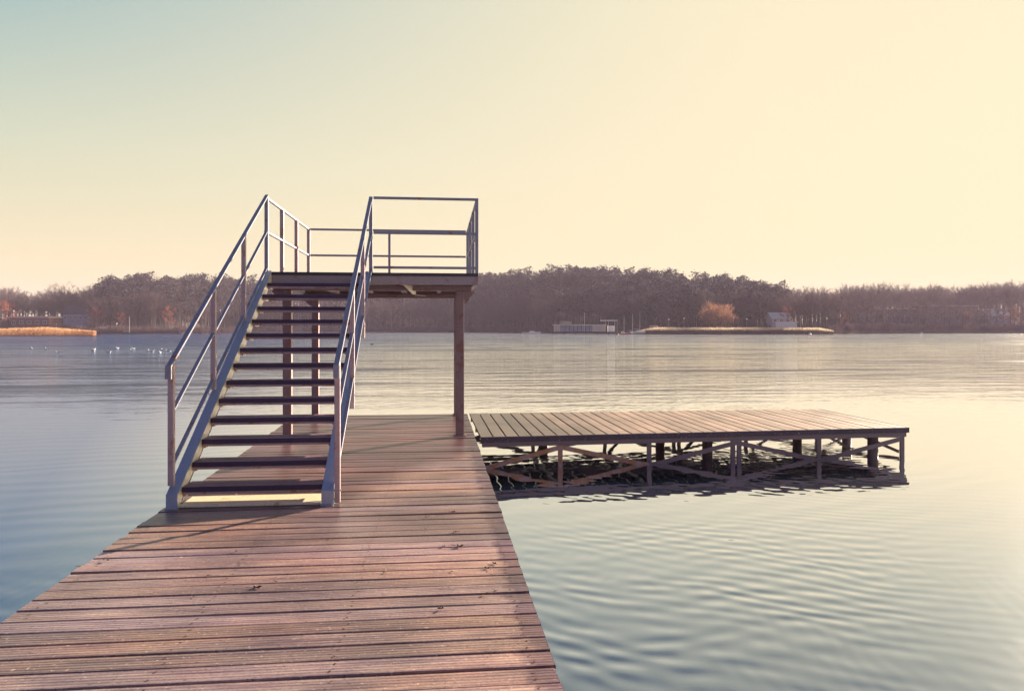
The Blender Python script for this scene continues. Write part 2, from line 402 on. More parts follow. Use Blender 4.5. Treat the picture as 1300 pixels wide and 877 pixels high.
for X, side in ((-2.014, -1), (-0.734, 1)):
    for k, yy in enumerate(PYS):
        top = DECK + lin(*RL[0], yy) - 0.008
        zb = DECK + 0.012 if (k == 0 and side > 0) else (nose(yy) + 0.045 if side < 0 else nose(yy) - 0.15)
        if k == 0 and side < 0: zb = nose(yy) + 0.047
        if k == 3: zb = nose(yy) - 0.1 if side > 0 else PLAT - 0.1
        mb = MB(); mb.bar((X, yy, zb), (X, yy, top), 0.045, 0.045, (0, 1, 0), 0.004)
        sb(mb, 'rail_post', M['galvp'] if k < 3 else M['galv'])
    mb = MB()
    a = Vector((X, 6.16, DECK + lin(*RL[0], 6.16))); b = Vector((X, 9.75, DECK + lin(*RL[0], 9.75)))
    mb.bar(a, b, 0.046, 0.016, c=0.004)
    e = a + Vector((0, -0.02, -0.015)); mb.bar(e + Vector((0, 0.01, 0.02)), e + Vector((0, 0.01, -0.085)), 0.048, 0.022, (0, 1, 0), 0.004)
    sb(mb, 'handrail', M['galv'])
    for r_ in RL[1:]:
        mb = MB(); mb.bar((X, 6.245, DECK + lin(*r_, 6.245)), (X, 9.705, DECK + lin(*r_, 9.705)), 0.036, 0.012, c=0.003); sb(mb, 'mid_rail', M['galv'])
    for yy in PYS[:3]:
        mb = MB(); mb.tube([(X - 0.03, yy, nose(yy) - 0.02), (X + 0.03, yy, nose(yy) - 0.02)], 0.008, 6); sb(mb, 'bolt', M['galv'])

# ------------------------------------------------------------------ RAISED PLATFORM
plat = tag(empty('raised_platform', (-0.7, 11.2, DECK)), 'raised viewing platform on four brown posts with thin steel railings around it', 'platform')
sp = pb(plat)
Yf, Yb = 9.735, 12.86
def xl_(y): return -2.045 + (y - 9.73) * 0.016
def xr_(y): return 0.605 + (y - 9.73) * 0.012
mb = MB(); x = -2.045; k = 0
while x < 0.60:
    w = 0.138; mb.cbox(x, min(x + w, 0.615), Yf - 0.02, Yb, PLAT - 0.034, PLAT + R.uniform(-.001, .001), 0.003); x += w + 0.008
sp(mb, 'decking', M['plat'])
mb = MB(); mb.box(-2.05, 0.625, Yf - 0.034, Yf - 0.022, PLAT - 0.036, PLAT + 0.004); sp(mb, 'edge_strip', M['dark'])
def chan(a, b, w, h, mat, name, t=0.010, flip=1):
    a = Vector(a); b = Vector(b); d = (b - a).normalized(); r = d.cross(Vector((0, 0, 1))) * flip
    m_ = MB(); m_.bar(a, b, t, h)
    for sgn in (-1, 1):
        o = Vector((0, 0, sgn * (h / 2 - t / 2))) + r * (w / 2 + t / 2 + 0.0005); m_.bar(a + o, b + o, w, t)
    return sp(m_, name, mat)
chan((-2.045, Yf - 0.012, PLAT - 0.088), (0.62, Yf - 0.012, PLAT - 0.088), 0.05, 0.104, M['fascia'], 'fascia_beam', flip=-1)
chan((-2.03, Yb - 0.01, PLAT - 0.088), (0.64, Yb - 0.01, PLAT - 0.088), 0.05, 0.104, M['fascia'], 'fascia_beam')
chan((-2.045, Yf + 0.01, PLAT - 0.088), (-2.02, Yb - 0.02, PLAT - 0.088), 0.05, 0.104, M['fascia'], 'fascia_beam')
chan((0.62, Yf + 0.01, PLAT - 0.088), (0.64, Yb - 0.02, PLAT - 0.088), 0.05, 0.104, M['fascia'], 'fascia_beam', flip=-1)
for xx in (-1.5, -0.95, -0.4, 0.15):
    mb = MB(); mb.bar((xx, Yf + 0.07, PLAT - 0.085), (xx, Yb - 0.08, PLAT - 0.085), 0.06, 0.10); sp(mb, 'joist', M['post'])
YP = (10.02, 12.42)
for j, yy in enumerate(YP):
    mb = MB(); mb.bar((-1.99, yy, PLAT - 0.172), (0.55, yy, PLAT - 0.172), 0.10, 0.07, c=0.006)
    sp(mb, 'cross_beam', M['post'])
    for X in (-1.81, 0.40 + 0.055 * j):
        mb = MB(); mb.bar((X, yy, DECK + 0.012), (X, yy, PLAT - 0.208), 0.108, 0.108, (0, 1, 0), 0.006)
        ps = sp(mb, 'support_post', M['post'])
        mb = MB(); mb.box(X - 0.08, X + 0.08, yy - 0.08, yy + 0.08, DECK + 0.001, DECK + 0.011)
        for bx in (-0.065, 0.065):
            for by in (-0.065, 0.065): mb.tube([(X + bx, yy + by, DECK + 0.011), (X + bx, yy + by, DECK + 0.025)], 0.009, 6)
        f = sp(mb, 'foot_plate', M['galvp']); f.parent = ps
        sx = 1 if X > 0 else -1
        mb = MB(); y0 = yy - 0.03
        mb.prism([(X + sx * 0.055, y0, PLAT - 0.209), (X + sx * 0.055, y0, PLAT - 0.33), (X + sx * 0.085, y0, PLAT - 0.33), (X + sx * 0.19, y0, PLAT - 0.23), (X + sx * 0.19, y0, PLAT - 0.209)], (0, 0.06, 0))
        sp(mb, 'corner_bracket', M['post'])
mb = MB()
mb.prism([(-0.33, Yf + 0.06, PLAT - 0.142), (-0.175, Yf + 0.30, PLAT - 0.142), (-0.175, Yf + 0.30, PLAT - 0.255), (-0.215, Yf + 0.235, PLAT - 0.255)], (-0.006, 0.009, 0))
sp(mb, 'gusset_bracket', M['cream'])  # pale cream colour stands in for sun on the gusset face
mb = MB(); mb.bar((-0.18, Yf + 0.30, PLAT - 0.26), (-0.05, Yf + 0.36, PLAT - 0.272), 0.02, 0.012); sp(mb, 'gusset_tie', M['galvp'])
ZT = DECK + 3.06; ZM = DECK + 2.62; ZL = DECK + 2.17
mb_ = []
def rail(a, b, w=0.032): m_ = MB(); m_.bar(a, b, w, w, c=0.005); sp(m_, 'guard_rail', M['galv'])
def rpost(x, y, top=ZT, mat='galv', z0=None, w=0.042): m_ = MB(); m_.bar((x, y, PLAT - 0.10 if z0 is None else z0), (x, y, top), w, w, (0, 1, 0), 0.004); sp(m_, 'rail_post', M[mat])
XL = lambda y: -2.035 + (y - 9.73) * 0.018
XR = lambda y: 0.605 + (y - 9.73) * 0.012
for yy in (10.74, 11.77, 12.82): rpost(XL(yy), yy, mat='galvp', w=0.05)
for z in (ZT - 0.012, ZM): rail((XL(9.76), 9.76, z), (XL(12.80), 12.80, z))
for yy in (9.73, 10.74, 11.77, 12.82): rpost(XR(yy), yy, ZT - (0.0 if yy == 9.73 else 0.005), z0=PLAT + 0.002)
for z in (ZT - 0.012, ZM): rail((XR(9.76), 9.76, z), (XR(12.80), 12.80, z))
for z in (ZT, ZM, ZL + 0.012): rail((-0.70, 9.73, z), (0.583 if z < ZT else 0.625, 9.73, z))
for z in (ZT - 0.012, ZM): rail((XL(12.82) + .03, 12.82, z), (XR(12.82) - .03, 12.82, z))
rpost(-0.66, 12.82, ZT - 0.02)

# ------------------------------------------------------------------ SIDE DOCK
side = tag(empty('side_dock', (3.7, 11.3, 0)), 'long low bathing jetty on rusty zigzag trusses to the right of the main dock', 'jetty')
ss = pb(side)
sx0, sx1 = 0.665, 6.80
def yf(x): return 9.86 + (x - sx0) / (sx1 - sx0) * 0.32
YBk = 12.68
mb = MB(); x = sx0; pitch2 = 0.1705
while x < sx1 - 0.05:
    w = pitch2 - 0.012 - R.random() * 0.004; dz = R.uniform(-.002, .002)
    bm = bmesh.new(); bmesh.ops.create_cube(bm, size=1)
    for v in bm.verts:
        X = x + (v.co.x + .5) * w; y0 = yf(X) + R.uniform(-.003, .003)
        v.co = (X, y0 + (v.co.y + .5) * (YBk - y0), DECK - 0.032 + (v.co.z + .5) * 0.032 + dz)
    bmesh.ops.bevel(bm, geom=bm.edges[:], offset=0.004, segments=1, affect='EDGES')
    mb.frombm(bm); x += pitch2
sx1 = x
ss(mb, 'decking', M['side'], under=M['shade'])
mb = MB(); mb.bar((sx0, yf(sx0) - 0.012, DECK - 0.036), (sx1, yf(sx1) - 0.012, DECK - 0.036), 0.02, 0.075)
ss(mb, 'edge_board', M['edge'])  # dark tone takes in the plank edge and the shadow below it
mb = MB(); mb.bar((sx1 + 0.012, yf(sx1), DECK - 0.036), (sx1 + 0.012, YBk, DECK - 0.036), 0.02, 0.075); ss(mb, 'edge_board', M['edge'])
zb = DECK - 0.105
VX = (1.73, 2.96, 4.21, 5.45, 6.74)
def front(x, o=0.03): return yf(x) + o
for row, fy in enumerate((lambda x: yf(x) + 0.03, lambda x: 11.35, lambda x: YBk - 0.06)):
    mb = MB(); mb.bar((sx0 + .02, fy(sx0), zb), (sx1 - .02, fy(sx1), zb), 0.05, 0.06); ss(mb, 'long_beam', M['truss'])
    if row == 1: continue
    mz = -0.02
    zig = [(0.62, mz), (1.73, 1), (2.96, mz), (4.21, 1), (5.45, mz), (6.74, 1)]
    for k in range(5):
        (xa, za), (xb, zb2) = zig[k], zig[k + 1]
        za = zb - 0.055 if za == 1 else za; zb2 = zb - 0.055 if zb2 == 1 else zb2
        mb = MB(); mb.bar((xa, fy(xa) - 0.01, za), (xb, fy(xb) - 0.01, zb2), 0.012, 0.062); ss(mb, 'diagonal_brace', M['rusty'] if (row == 0 and k < 2) else M['truss'])
    # lower chord just under the surface
    for k, vx in enumerate(VX):
        for dx in ((-0.045, 0.045) if k == 2 else (0,)):
            mb = MB(); mb.bar((vx + dx, fy(vx) + 0.016, -0.9), (vx + dx, fy(vx) + 0.016, zb - 0.031), 0.06, 0.03, (0, 1, 0))
            ss(mb, 'truss_post', M['rusty'] if (row == 0 and k == 0) else M['truss'])
for k, vx in enumerate(VX):       # transverse diagonals from the deck down into the water
    mb = MB(); mb.bar((vx + 0.05, 12.55, zb - 0.05), (vx + 0.05, 11.4, -0.25), 0.02, 0.055, (1, 0, 0)); ss(mb, 'cross_brace', M['truss'])
    mb = MB(); mb.bar((vx, yf(vx) + 0.06, zb), (vx, YBk - 0.09, zb), 0.05, 0.05); ss(mb, 'cross_beam', M['truss'])
for u, D in ((898, 10.9), (1108, 10.95), (838, 12.2), (1012, 12.3), (690, 12.3), (1075, 12.5)):
    p = W(u, D); mb = MB(); mb.tube([(p.x, p.y, -2.2), (p.x, p.y, zb - 0.032)], 0.073, 14); ss(mb, 'pile', M['pile'], smooth=True)
mb = MB(); mb.bar((6.76, 10.35, zb - .04), (6.76, 12.5, -0.02), 0.012, 0.05); mb.bar((6.775, 12.5, zb - .04), (6.775, 10.35, 0.05), 0.012, 0.05); ss(mb, 'end_brace', M['truss'])

# ------------------------------------------------------------------ fallen leaves on the dock
def leaf(loc, s, mat, rz):
    mb = MB(); k = 7; vs = [(0, 0, 0.004 * s / 0.05)]
    for i in range(k * 2):
        t = 2 * math.pi * i / (k * 2); rr = s * (0.55 if i % 2 else 1.0) * R.uniform(0.75, 1.1) * (0.75 + 0.25 * math.cos(t))
        vs.append((rr * math.cos(t), rr * 0.7 * math.sin(t), s * 0.32 * abs(math.sin(t * 1.5 + 1)) + 0.001))
    mb.add(vs, [(0, i + 1, (i + 1) % (2 * k) + 1) for i in range(2 * k)])
    mb.tube([(-s * 0.5, 0, 0.004), (-s * 1.5, s * 0.2, 0.006)], 0.0012, 4)
    o = mb.build('fallen_leaf', mat); o.location = loc; o.rotation_euler = (0, 0, rz)
    sol = o.modifiers.new('s', 'SOLIDIFY'); sol.thickness = 0.001
    return o
def gp(px, py, z=DECK):
    D = (EYE - z) * F / (py - HY); return W(px, D, z)
for px, py, s in ((325, 747, .035), (136, 712, .02), (578, 676, .022), (583, 694, .036), (563, 694, .02), (619, 722, .026), (628, 716, .024), (488, 728, .016), (615, 755, .022), (560, 773, .026), (575, 650, .02), (541, 657, .016), (100, 720, .012), (350, 739, .012), (264, 731, .012), (540, 672, .015), (420, 684, .014), (300, 700, .013)):
    l = leaf(gp(px, py) + Vector((0, 0, 0.003)), s * 1.1, M['leafd'], R.uniform(0, 6)); tag(l, 'small curled dark dry leaf lying on the dock planks', 'leaf', 'dark fallen leaves on the dock')
for px, py, s in ((191, 753, .014), (247, 758, .013), (504, 592, .014), (573, 726, .014), (629, 750, .015), (626, 727, .012), (170, 728, .012), (230, 708, .010), (490, 725, .010), (300, 628, .012), (345, 630, .012), (395, 626, .012)):
    l = leaf(gp(px, py) + Vector((0, 0, 0.003)), s, M['leafl'], R.uniform(0, 6)); tag(l, 'tiny pale dry leaf lying on the dock planks', 'leaf', 'pale fallen leaves on the dock')

# ------------------------------------------------------------------ WATER
m, nt, b = new_mat('lake_water'); n = N(nt)
tc = n('ShaderNodeTexCoord').outputs['Object']
xyz = n('ShaderNodeSeparateXYZ', {0: tc}); X_, Y_ = xyz.outputs[0], xyz.outputs[1]
def ring(cx, cy, wl, dist=1.3, sc_=1.2):
    dx = n.math('SUBTRACT', X_, cx); dy = n.math('SUBTRACT', Y_, cy)
    r = n.math('SQRT', n.math('ADD', n.math('MULTIPLY', dx, dx), n.math('MULTIPLY', dy, dy)))
    r = n.math('ADD', r, n.math('MULTIPLY', n.noise(sc_, 2, 0.5, tc), dist))
    return n.math('SINE', n.math('MULTIPLY', r, 2 * math.pi / wl)), r
r1, d1 = ring(7.2, 13.0, 0.18, 0.6, 0.7)
r2, d2 = ring(1.0, 16.0, 0.25, 1.1, 0.55)
r4, d4 = ring(9.0, 3.0, 0.135, 0.6, 0.9)
r3, d3 = ring(-9.0, 30.0, 0.47, 1.6, 0.35)
nearm = n.ramp(n.math('MULTIPLY', Y_, 1 / 40.0), [(0.0, 1.0), (0.28, 1.0), (0.8, 0.12)])
amp = n.ramp(n.noise(0.55, 3, 0.5, tc, (0.8, 1.2, 1)), [(0.33, 0.15), (0.62, 1.0)])
# ripple trains are strong right of the dock
rightm = n.ramp(n.math('MULTIPLY_ADD', X_, 0.1, 0.5), [(0.48, 0.2), (0.66, 1.0), (0.88, 1.0), (1.0, 0.35)])
rings = n.math('ADD', n.math('ADD', n.math('MULTIPLY', r1, 0.0023), n.math('MULTIPLY', r4, 0.0007)), n.math('MULTIPLY', r2, 0.0026))
calm = n.math('MULTIPLY_ADD', n.math('MULTIPLY', n.ramp(n.math('MULTIPLY', Y_, 0.05), [(0.27, 0.0), (0.37, 1.0)]), n.ramp(n.math('MULTIPLY', X_, 0.1), [(0.32, 1.0), (0.55, 0.35)])), -0.92, 1.0)
sunw = n.ramp(n.math('DIVIDE', X_, n.math('MAXIMUM', Y_, 0.5)), [(0.45, 1.0), (0.72, 0.25)])
rings = n.math('MULTIPLY', n.math('MULTIPLY', rings, calm), sunw)
rings = n.math('MULTIPLY', n.math('MULTIPLY', rings, amp), n.math('MULTIPLY', nearm, rightm))
rings = n.math('ADD', rings, n.math('MULTIPLY', n.math('MULTIPLY', r3, 0.0008), nearm))
small = n.noise(5.0, 3, 0.55, tc, (0.45, 1.0, 1))
big = n.noise(0.9, 3, 0.5, tc, (0.35, 1.0, 1))
# wind patches far out: ripples streaked across the view
rot = n('ShaderNodeMapping', {'Vector': tc, 'Rotation': (0, 0, -TH), 'Scale': (0.018, 0.085, 1)}).outputs[0]
pat = n('ShaderNodeTexNoise', {'Vector': rot, 'Scale': 1.0, 'Detail': 7.0, 'Roughness': 0.62, 'Distortion': 0.5}).outputs[0]
far = n.ramp(n.math('MULTIPLY', Y_, 1 / 100.0), [(0.13, 0.0), (0.30, 1.0)])
rgn = n('ShaderNodeTexNoise', {'Vector': rot, 'Scale': 0.22, 'Detail': 2.0}).outputs[0]
patch = n.math('MULTIPLY', n.math('MULTIPLY', n.ramp(pat, [(0.50, 0.0), (0.58, 1.0)]), far), n.ramp(rgn, [(0.30, 0.35), (0.5, 1.0)]))
farb = n.math('MULTIPLY_ADD', far, 0.014, 0.0009)
hgt = n.math('ADD', rings, n.math('MULTIPLY', small, n.math('MULTIPLY_ADD', patch, 0.006, farb)))
hgt = n.math('ADD', hgt, n.math('MULTIPLY', big, n.math('MULTIPLY_ADD', patch, 0.022, n.math('MULTIPLY_ADD', far, 0.055, 0.0011))))
y25 = n.math('MULTIPLY', Y_, 1 / 25.0)
grow = n.math('MINIMUM', n.math('MULTIPLY', y25, y25), 22.0)
chop = n.math('ADD', n.noise(1.6, 2, 0.6, tc, (0.05, 1.0, 1)), n.math('MULTIPLY', n.noise(0.31, 3, 0.6, tc, (0.08, 1.0, 1)), 0.8))
hgt = n.math('ADD', hgt, n.math('MULTIPLY', n.math('MULTIPLY', chop, 0.026), n.math('MULTIPLY', grow, far)))
bp = n('ShaderNodeBump', {'Height': hgt, 'Strength': 1.0, 'Distance': 1.0})
nt.links.new(bp.outputs[0], b.inputs['Normal'])
body = n.mix(patch, (0.010, 0.022, 0.055), (0.02, 0.015, 0.05))
nt.links.new(body, b.inputs['Base Color'])
rgh = n.math('MULTIPLY_ADD', n.ramp(n.math('MULTIPLY', Y_, 1 / 120.0), [(0.10, 0.0), (0.5, 1.0)]), 0.07, 0.002)
gl = n('ShaderNodeBsdfGlossy', {'Color': (1, 1, 1, 1), 'Roughness': rgh, 'Normal': bp.outputs[0]})
lw = n('ShaderNodeLayerWeight', {'Blend': 0.5, 'Normal': bp.outputs[0]}).outputs['Facing']
FP = [(0.0, 0.03), (0.45, 0.20), (0.62, 0.42), (0.74, 0.68), (0.84, 0.90), (0.93, 1.0)]
lg = n('ShaderNodeLayerWeight', {'Blend': 0.5}).outputs['Facing']; fb = n.ramp(lw, FP); fg = n.ramp(n('ShaderNodeLayerWeight', {'Blend': 0.5}).outputs['Facing'], FP)
fac = n.math('ADD', n.math('MULTIPLY', fg, far), n.math('MULTIPLY', fb, n.math('SUBTRACT', 1.0, far)))
fac = n.math('MULTIPLY', fac, n.math('MULTIPLY_ADD', patch, -0.08, 1.0))
rot2 = n('ShaderNodeMapping', {'Vector': tc, 'Rotation': (0, 0, -TH), 'Scale': (0.055, 0.32, 1)}).outputs[0]
st = n('ShaderNodeTexNoise', {'Vector': rot2, 'Scale': 1.0, 'Detail': 8.0, 'Roughness': 0.6, 'Distortion': 1.2}).outputs[0]
stm = n.math('MULTIPLY', n.math('MULTIPLY', n.ramp(st, [(0.525, 0.0), (0.565, 1.0)]), n.ramp(pat, [(0.44, 0.0), (0.51, 1.0)])), n.ramp(n.math('MULTIPLY', Y_, 0.01), [(0.17, 0.0), (0.26, 1.0)]))
fac = n.math('MULTIPLY', fac, n.math('MULTIPLY_ADD', stm, -0.72, 1.0))
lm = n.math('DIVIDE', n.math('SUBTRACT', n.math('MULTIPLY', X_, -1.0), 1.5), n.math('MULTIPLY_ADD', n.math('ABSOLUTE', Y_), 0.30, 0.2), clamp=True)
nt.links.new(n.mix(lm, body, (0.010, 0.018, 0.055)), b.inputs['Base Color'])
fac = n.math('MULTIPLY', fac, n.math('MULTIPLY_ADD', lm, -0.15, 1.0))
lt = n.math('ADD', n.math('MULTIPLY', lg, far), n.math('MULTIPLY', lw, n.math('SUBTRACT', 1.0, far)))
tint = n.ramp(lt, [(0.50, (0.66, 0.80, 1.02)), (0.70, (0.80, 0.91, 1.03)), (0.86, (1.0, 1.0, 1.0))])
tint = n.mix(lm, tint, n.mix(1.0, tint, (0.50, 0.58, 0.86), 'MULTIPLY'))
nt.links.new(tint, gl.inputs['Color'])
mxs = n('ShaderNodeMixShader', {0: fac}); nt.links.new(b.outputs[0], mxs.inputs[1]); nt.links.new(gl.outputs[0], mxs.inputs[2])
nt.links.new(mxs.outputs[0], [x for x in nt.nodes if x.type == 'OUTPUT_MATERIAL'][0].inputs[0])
b.inputs['Roughness'].default_value = 0.3
b.inputs['IOR'].default_value = 1.05
b.inputs['Specular IOR Level'].default_value = 0.5
MB_ = MB(); MB_.add([(-1800, -400, 0), (1800, -400, 0), (1800, 2200, 0), (-1800, 2200, 0)], [(0, 1, 2, 3)])
lake = struct(MB_.build('water', m))

# ------------------------------------------------------------------ TERRAIN
US = [-1400, -300, 0, 60, 125, 230, 320, 480, 600, 680, 800, 830, 1050, 1090, 1200, 1300, 1500, 2800]
DS = [330, 300, 300, 300, 305, 320, 390, 415, 410, 330, 290, 266, 266, 300, 345, 350, 340, 340]
SU = [-1400, -100, 0, 30, 60, 100, 130, 160, 205, 270, 330, 450, 560, 600, 625, 640, 665, 700, 740, 780, 830, 870, 900, 930, 950, 975, 1000, 1030, 1060, 1100, 1160, 1190, 1230, 1275, 1300, 1500, 2800]
SY = [375, 372, 373, 375, 376, 374, 366, 361, 355, 356, 358, 362, 360, 355, 349, 346, 343, 341, 338, 338, 341, 345, 348, 351, 353, 359, 366, 364, 363, 364, 365, 367, 364, 361, 360, 362, 370]
def shore(u): return np.interp(u, US, DS)
def ridge(u): return np.interp(u, [-1400, 300, 620, 990, 1060, 2800], [110, 120, 150, 150, 110, 110])
def TREEH(u): return np.interp(u, [-200, 100, 600, 650, 980, 1020, 1300], [13, 15, 17, 17.5, 17, 16, 16])
def ridge_h(u):
    D = shore(u) + ridge(u); return np.maximum((HY - np.interp(u, SU, SY)) / F * D + EYE - TREEH(u), 2.5)
def terr(u, D):
    t = np.clip((D - shore(u) - np.interp(u, [600, 700, 830, 1060, 1100], [8, 25, 45, 45, 12])) / ridge(u), 0, 1.0)
    s = t * t * (3 - 2 * t)
    base = np.clip((D - shore(u)) / 4.0, -1, 1) * 0.55
    return base + s * ridge_h(u)
ug = np.concatenate([np.linspace(-1400, -100, 30), np.linspace(-90, 1400, 200), np.linspace(1420, 2800, 30)])
dg = np.concatenate([[-14, -6, -2, 0, 2, 4, 8], np.linspace(12, 200, 40), [260, 400, 700, 1100]])
V = []; T = []
nd = len(dg)
for u in ug:
    for d in dg:
        D = shore(u) + d; z = float(terr(u, D)) + (0.35 * math.sin(u * .13 + d * .31) if d > 12 else 0)
        V.append(W(u, D, z)[:])
for i in range(len(ug) - 1):
    for j in range(nd - 1):
        a = i * nd + j; T += [(a, a + nd, a + nd + 1), (a, a + nd + 1, a + 1)]
land = struct(npmesh('hills', np.array(V), np.array(T), M['ground']))
# low reed spit on the left
V = []; T = []; su = np.linspace(-500, 128, 60)
for u in su:
    e = min(1, (128 - u) / 40); 
    for d, z in ((-1, -.4), (1, .15), (6, .35), (14, .3), (22 + 10, -.4)):
        V.append(W(u, 207 + d * max(e, .15) + (3 if u < 128 else 3), z * 1.0)[:])
for i in range(59):
    for j in range(4):
        a = i * 5 + j; T += [(a, a + 5, a + 6), (a, a + 6, a + 1)]
struct(npmesh('reed_bank', np.array(V), np.array(T), M['ground']))

# ------------------------------------------------------------------ foliage kits
def blades(P, Dr, L, Wd):
    """thin triangles from P along Dr"""
    k = len(P); rnd = NR.normal(size=(k, 3)); s = np.cross(Dr, rnd); s /= np.linalg.norm(s, axis=1)[:, None] + 1e-9
    V = np.empty((k * 3, 3)); V[0::3] = P - s * Wd[:, None] / 2; V[1::3] = P + s * Wd[:, None] / 2; V[2::3] = P + Dr * L[:, None]
    return V, np.arange(k * 3).reshape(-1, 3)
def flakes(P, size):
    k = len(P); a = NR.normal(size=(k, 3)); a /= np.linalg.norm(a, axis=1)[:, None]; b_ = np.cross(a, NR.normal(size=(k, 3))); b_ /= np.linalg.norm(b_, axis=1)[:, None]
    b_[:, 2] *= 0.6
    V = np.empty((k * 3, 3)); V[0::3] = P + a * size[:, None]; V[1::3] = P - a * size[:, None] * .5 + b_ * size[:, None] * .9; V[2::3] = P - a * size[:, None] * .5 - b_ * size[:, None] * .9
    return V, np.arange(k * 3).reshape(-1, 3)
def cat(parts):
    Vs, Ts, o = [], [], 0
    for V, T in parts: Vs.append(V); Ts.append(T + o); o += len(V)
    return np.concatenate(Vs), np.concatenate(Ts)
def limb(pts, rads, k=4):
    pts = np.array(pts, float); V = []; 
    for i, p in enumerate(pts):
        d = pts[min(i + 1, len(pts) - 1)] - pts[max(i - 1, 0)]; d /= np.linalg.norm(d) + 1e-9
        up = np.array([1.0, 0, 0]) if abs(d[2]) > .8 else np.array([0, 0, 1.0])
        r = np.cross(d, up); r /= np.linalg.norm(r); u = np.cross(r, d)
        for j in range(k):
            t = 2 * math.pi * j / k; V.append(p + (r * math.cos(t) + u * math.sin(t)) * rads[i])
    T = []
    for i in range(len(pts) - 1):
        for j in range(k):
            a = i * k + j; b_ = i * k + (j + 1) % k; T += [(a, b_, b_ + k), (a, b_ + k, a + k)]
    return np.array(V), np.array(T)
def pine_kit(h=17, dense=1.0):
    tr = [limb([(0, 0, -0.6), (0.1, 0, h * .4), (-.1, .15, h * .75), (0, 0, h * .95)], [.30, .22, .14, .05], 5)]
    cr = []; nc = NR.integers(9, 14)
    for i in range(nc):
        t = (i + .5) / nc; z = h * (0.45 + 0.53 * t); rr = (1 - t * .72) * h * .15 * NR.uniform(.6, 1.25)
        a = i * 2.4 + NR.uniform(-.5, .5); c = np.array([math.cos(a) * rr, math.sin(a) * rr, z])
        tr.append(limb([(0, 0, z - 1.0), tuple(c * [.6, .6, 1] - [0, 0, .3]), tuple(c)], [.07, .05, .02], 3))
        k = int(44 * dense); s_ = h * .085 * NR.uniform(.8, 1.3) * (1.15 - t * .45)
        P = c + NR.normal(size=(k, 3)) * [s_, s_, s_ * .42]
        cr.append(flakes(P, NR.uniform(.32, .75, k)))
    P = np.array([0, 0, h * .96]) + NR.normal(size=(26, 3)) * [.7, .7, .5]; cr.append(flakes(P, NR.uniform(.25, .5, 26)))
    return cat(tr), cat(cr)
def bare_kit(h=15, spread=.32, dense=1.0, low=.3, tw=.055):
    tr = [limb([(0, 0, -.6), (.1, .05, h * .3), (-.1, .1, h * .6), (.05, 0, h * .9)], [.28, .2, .12, .03], 5)]
    ends = []; nl = 11
    for i in range(nl):
        z0 = h * (low + (0.78 - low) * i / nl); a = i * 2.4 + NR.uniform(-.4, .4); L = h * spread * NR.uniform(.75, 1.2) * (1.1 - .5 * i / nl); rise = h * NR.uniform(.14, .30)
        d = np.array([math.cos(a), math.sin(a), 0])
        p1 = np.array([0, 0, z0]); p2 = p1 + d * L * .55 + [0, 0, rise * .4]; p3 = p1 + d * L + [0, 0, rise]
        tr.append(limb([p1, p2, p3], [.10, .07, .03], 3))
        for q in range(5):
            b0 = p1 + (p3 - p1) * NR.uniform(.35, 1); dd = d * NR.uniform(.1, .8) + NR.normal(size=3) * .5 + [0, 0, .7]; dd /= np.linalg.norm(dd)
            e = b0 + dd * h * NR.uniform(.06, .13); tr.append(limb([b0, e], [.04, .015], 3)); ends.append((b0, e))
    for q in range(8):
        b0 = np.array([0, 0, h * NR.uniform(.6, .9)]); dd = NR.normal(size=3) * .5 + [0, 0, 1.1]; dd /= np.linalg.norm(dd); e = b0 + dd * h * .14; ends.append((b0, e))
        tr.append(limb([b0, e], [.05, .015], 3))
    k = int(850 * dense); idx = NR.integers(0, len(ends), k); t = NR.uniform(.1, 1, k)[:, None]
    A = np.array([e[0] for e in ends]); B = np.array([e[1] for e in ends]); P = A[idx] * (1 - t) + B[idx] * t
    P = P + NR.normal(size=(k, 3)) * h * .016
    Dd = (B - A)[idx]; Dd /= np.linalg.norm(Dd, axis=1)[:, None]; Dd = Dd + NR.normal(size=(k, 3)) * .55 + [0, 0, .25]; Dd /= np.linalg.norm(Dd, axis=1)[:, None]
    return cat(tr), blades(P, Dd, NR.uniform(.5, 1.5, k) * h / 15, NR.uniform(.6, 1.5, k) * tw)
def round_kit(h=11, k=5200):
    (Vt, Tt), _ = bare_kit(h, .42, 1.0, .10)
    a = NR.normal(size=(k, 3)); a /= np.linalg.norm(a, axis=1)[:, None]; rr = NR.uniform(.1, 1, k) ** .6
    lump = 1 + .22 * np.sin(a[:, 0] * 5 + 1) * np.sin(a[:, 2] * 6) + .1 * np.sin(a[:, 1] * 9 + a[:, 2] * 7)
    P = a * (rr * lump)[:, None] * [h * .56, h * .56, h * .42] + [0, 0, h * .52]
    P = P[P[:, 2] > .3]; k = len(P)
    Dd = (P - [0, 0, h * .3]); Dd /= np.linalg.norm(Dd, axis=1)[:, None]; Dd = Dd + NR.normal(size=(k, 3)) * .4 + [0, 0, .2]; Dd /= np.linalg.norm(Dd, axis=1)[:, None]
    return (Vt, Tt), blades(P, Dd, NR.uniform(.5, 1.3, k), NR.uniform(.05, .12, k))
def bush_kit(h=3, dense=1.0):
    k = int(260 * dense); P = np.zeros((k, 3)); P[:, :2] = NR.normal(size=(k, 2)) * h * .22; P[:, 2] = NR.uniform(-.1, h * .5, k)
    Dd = NR.normal(size=(k, 3)) * .45 + [0, 0, 1]; Dd[:, :2] += P[:, :2] * .3; Dd /= np.linalg.norm(Dd, axis=1)[:, None]
    return blades(P, Dd, NR.uniform(.3, .6, k) * h, NR.uniform(.05, .12, k))

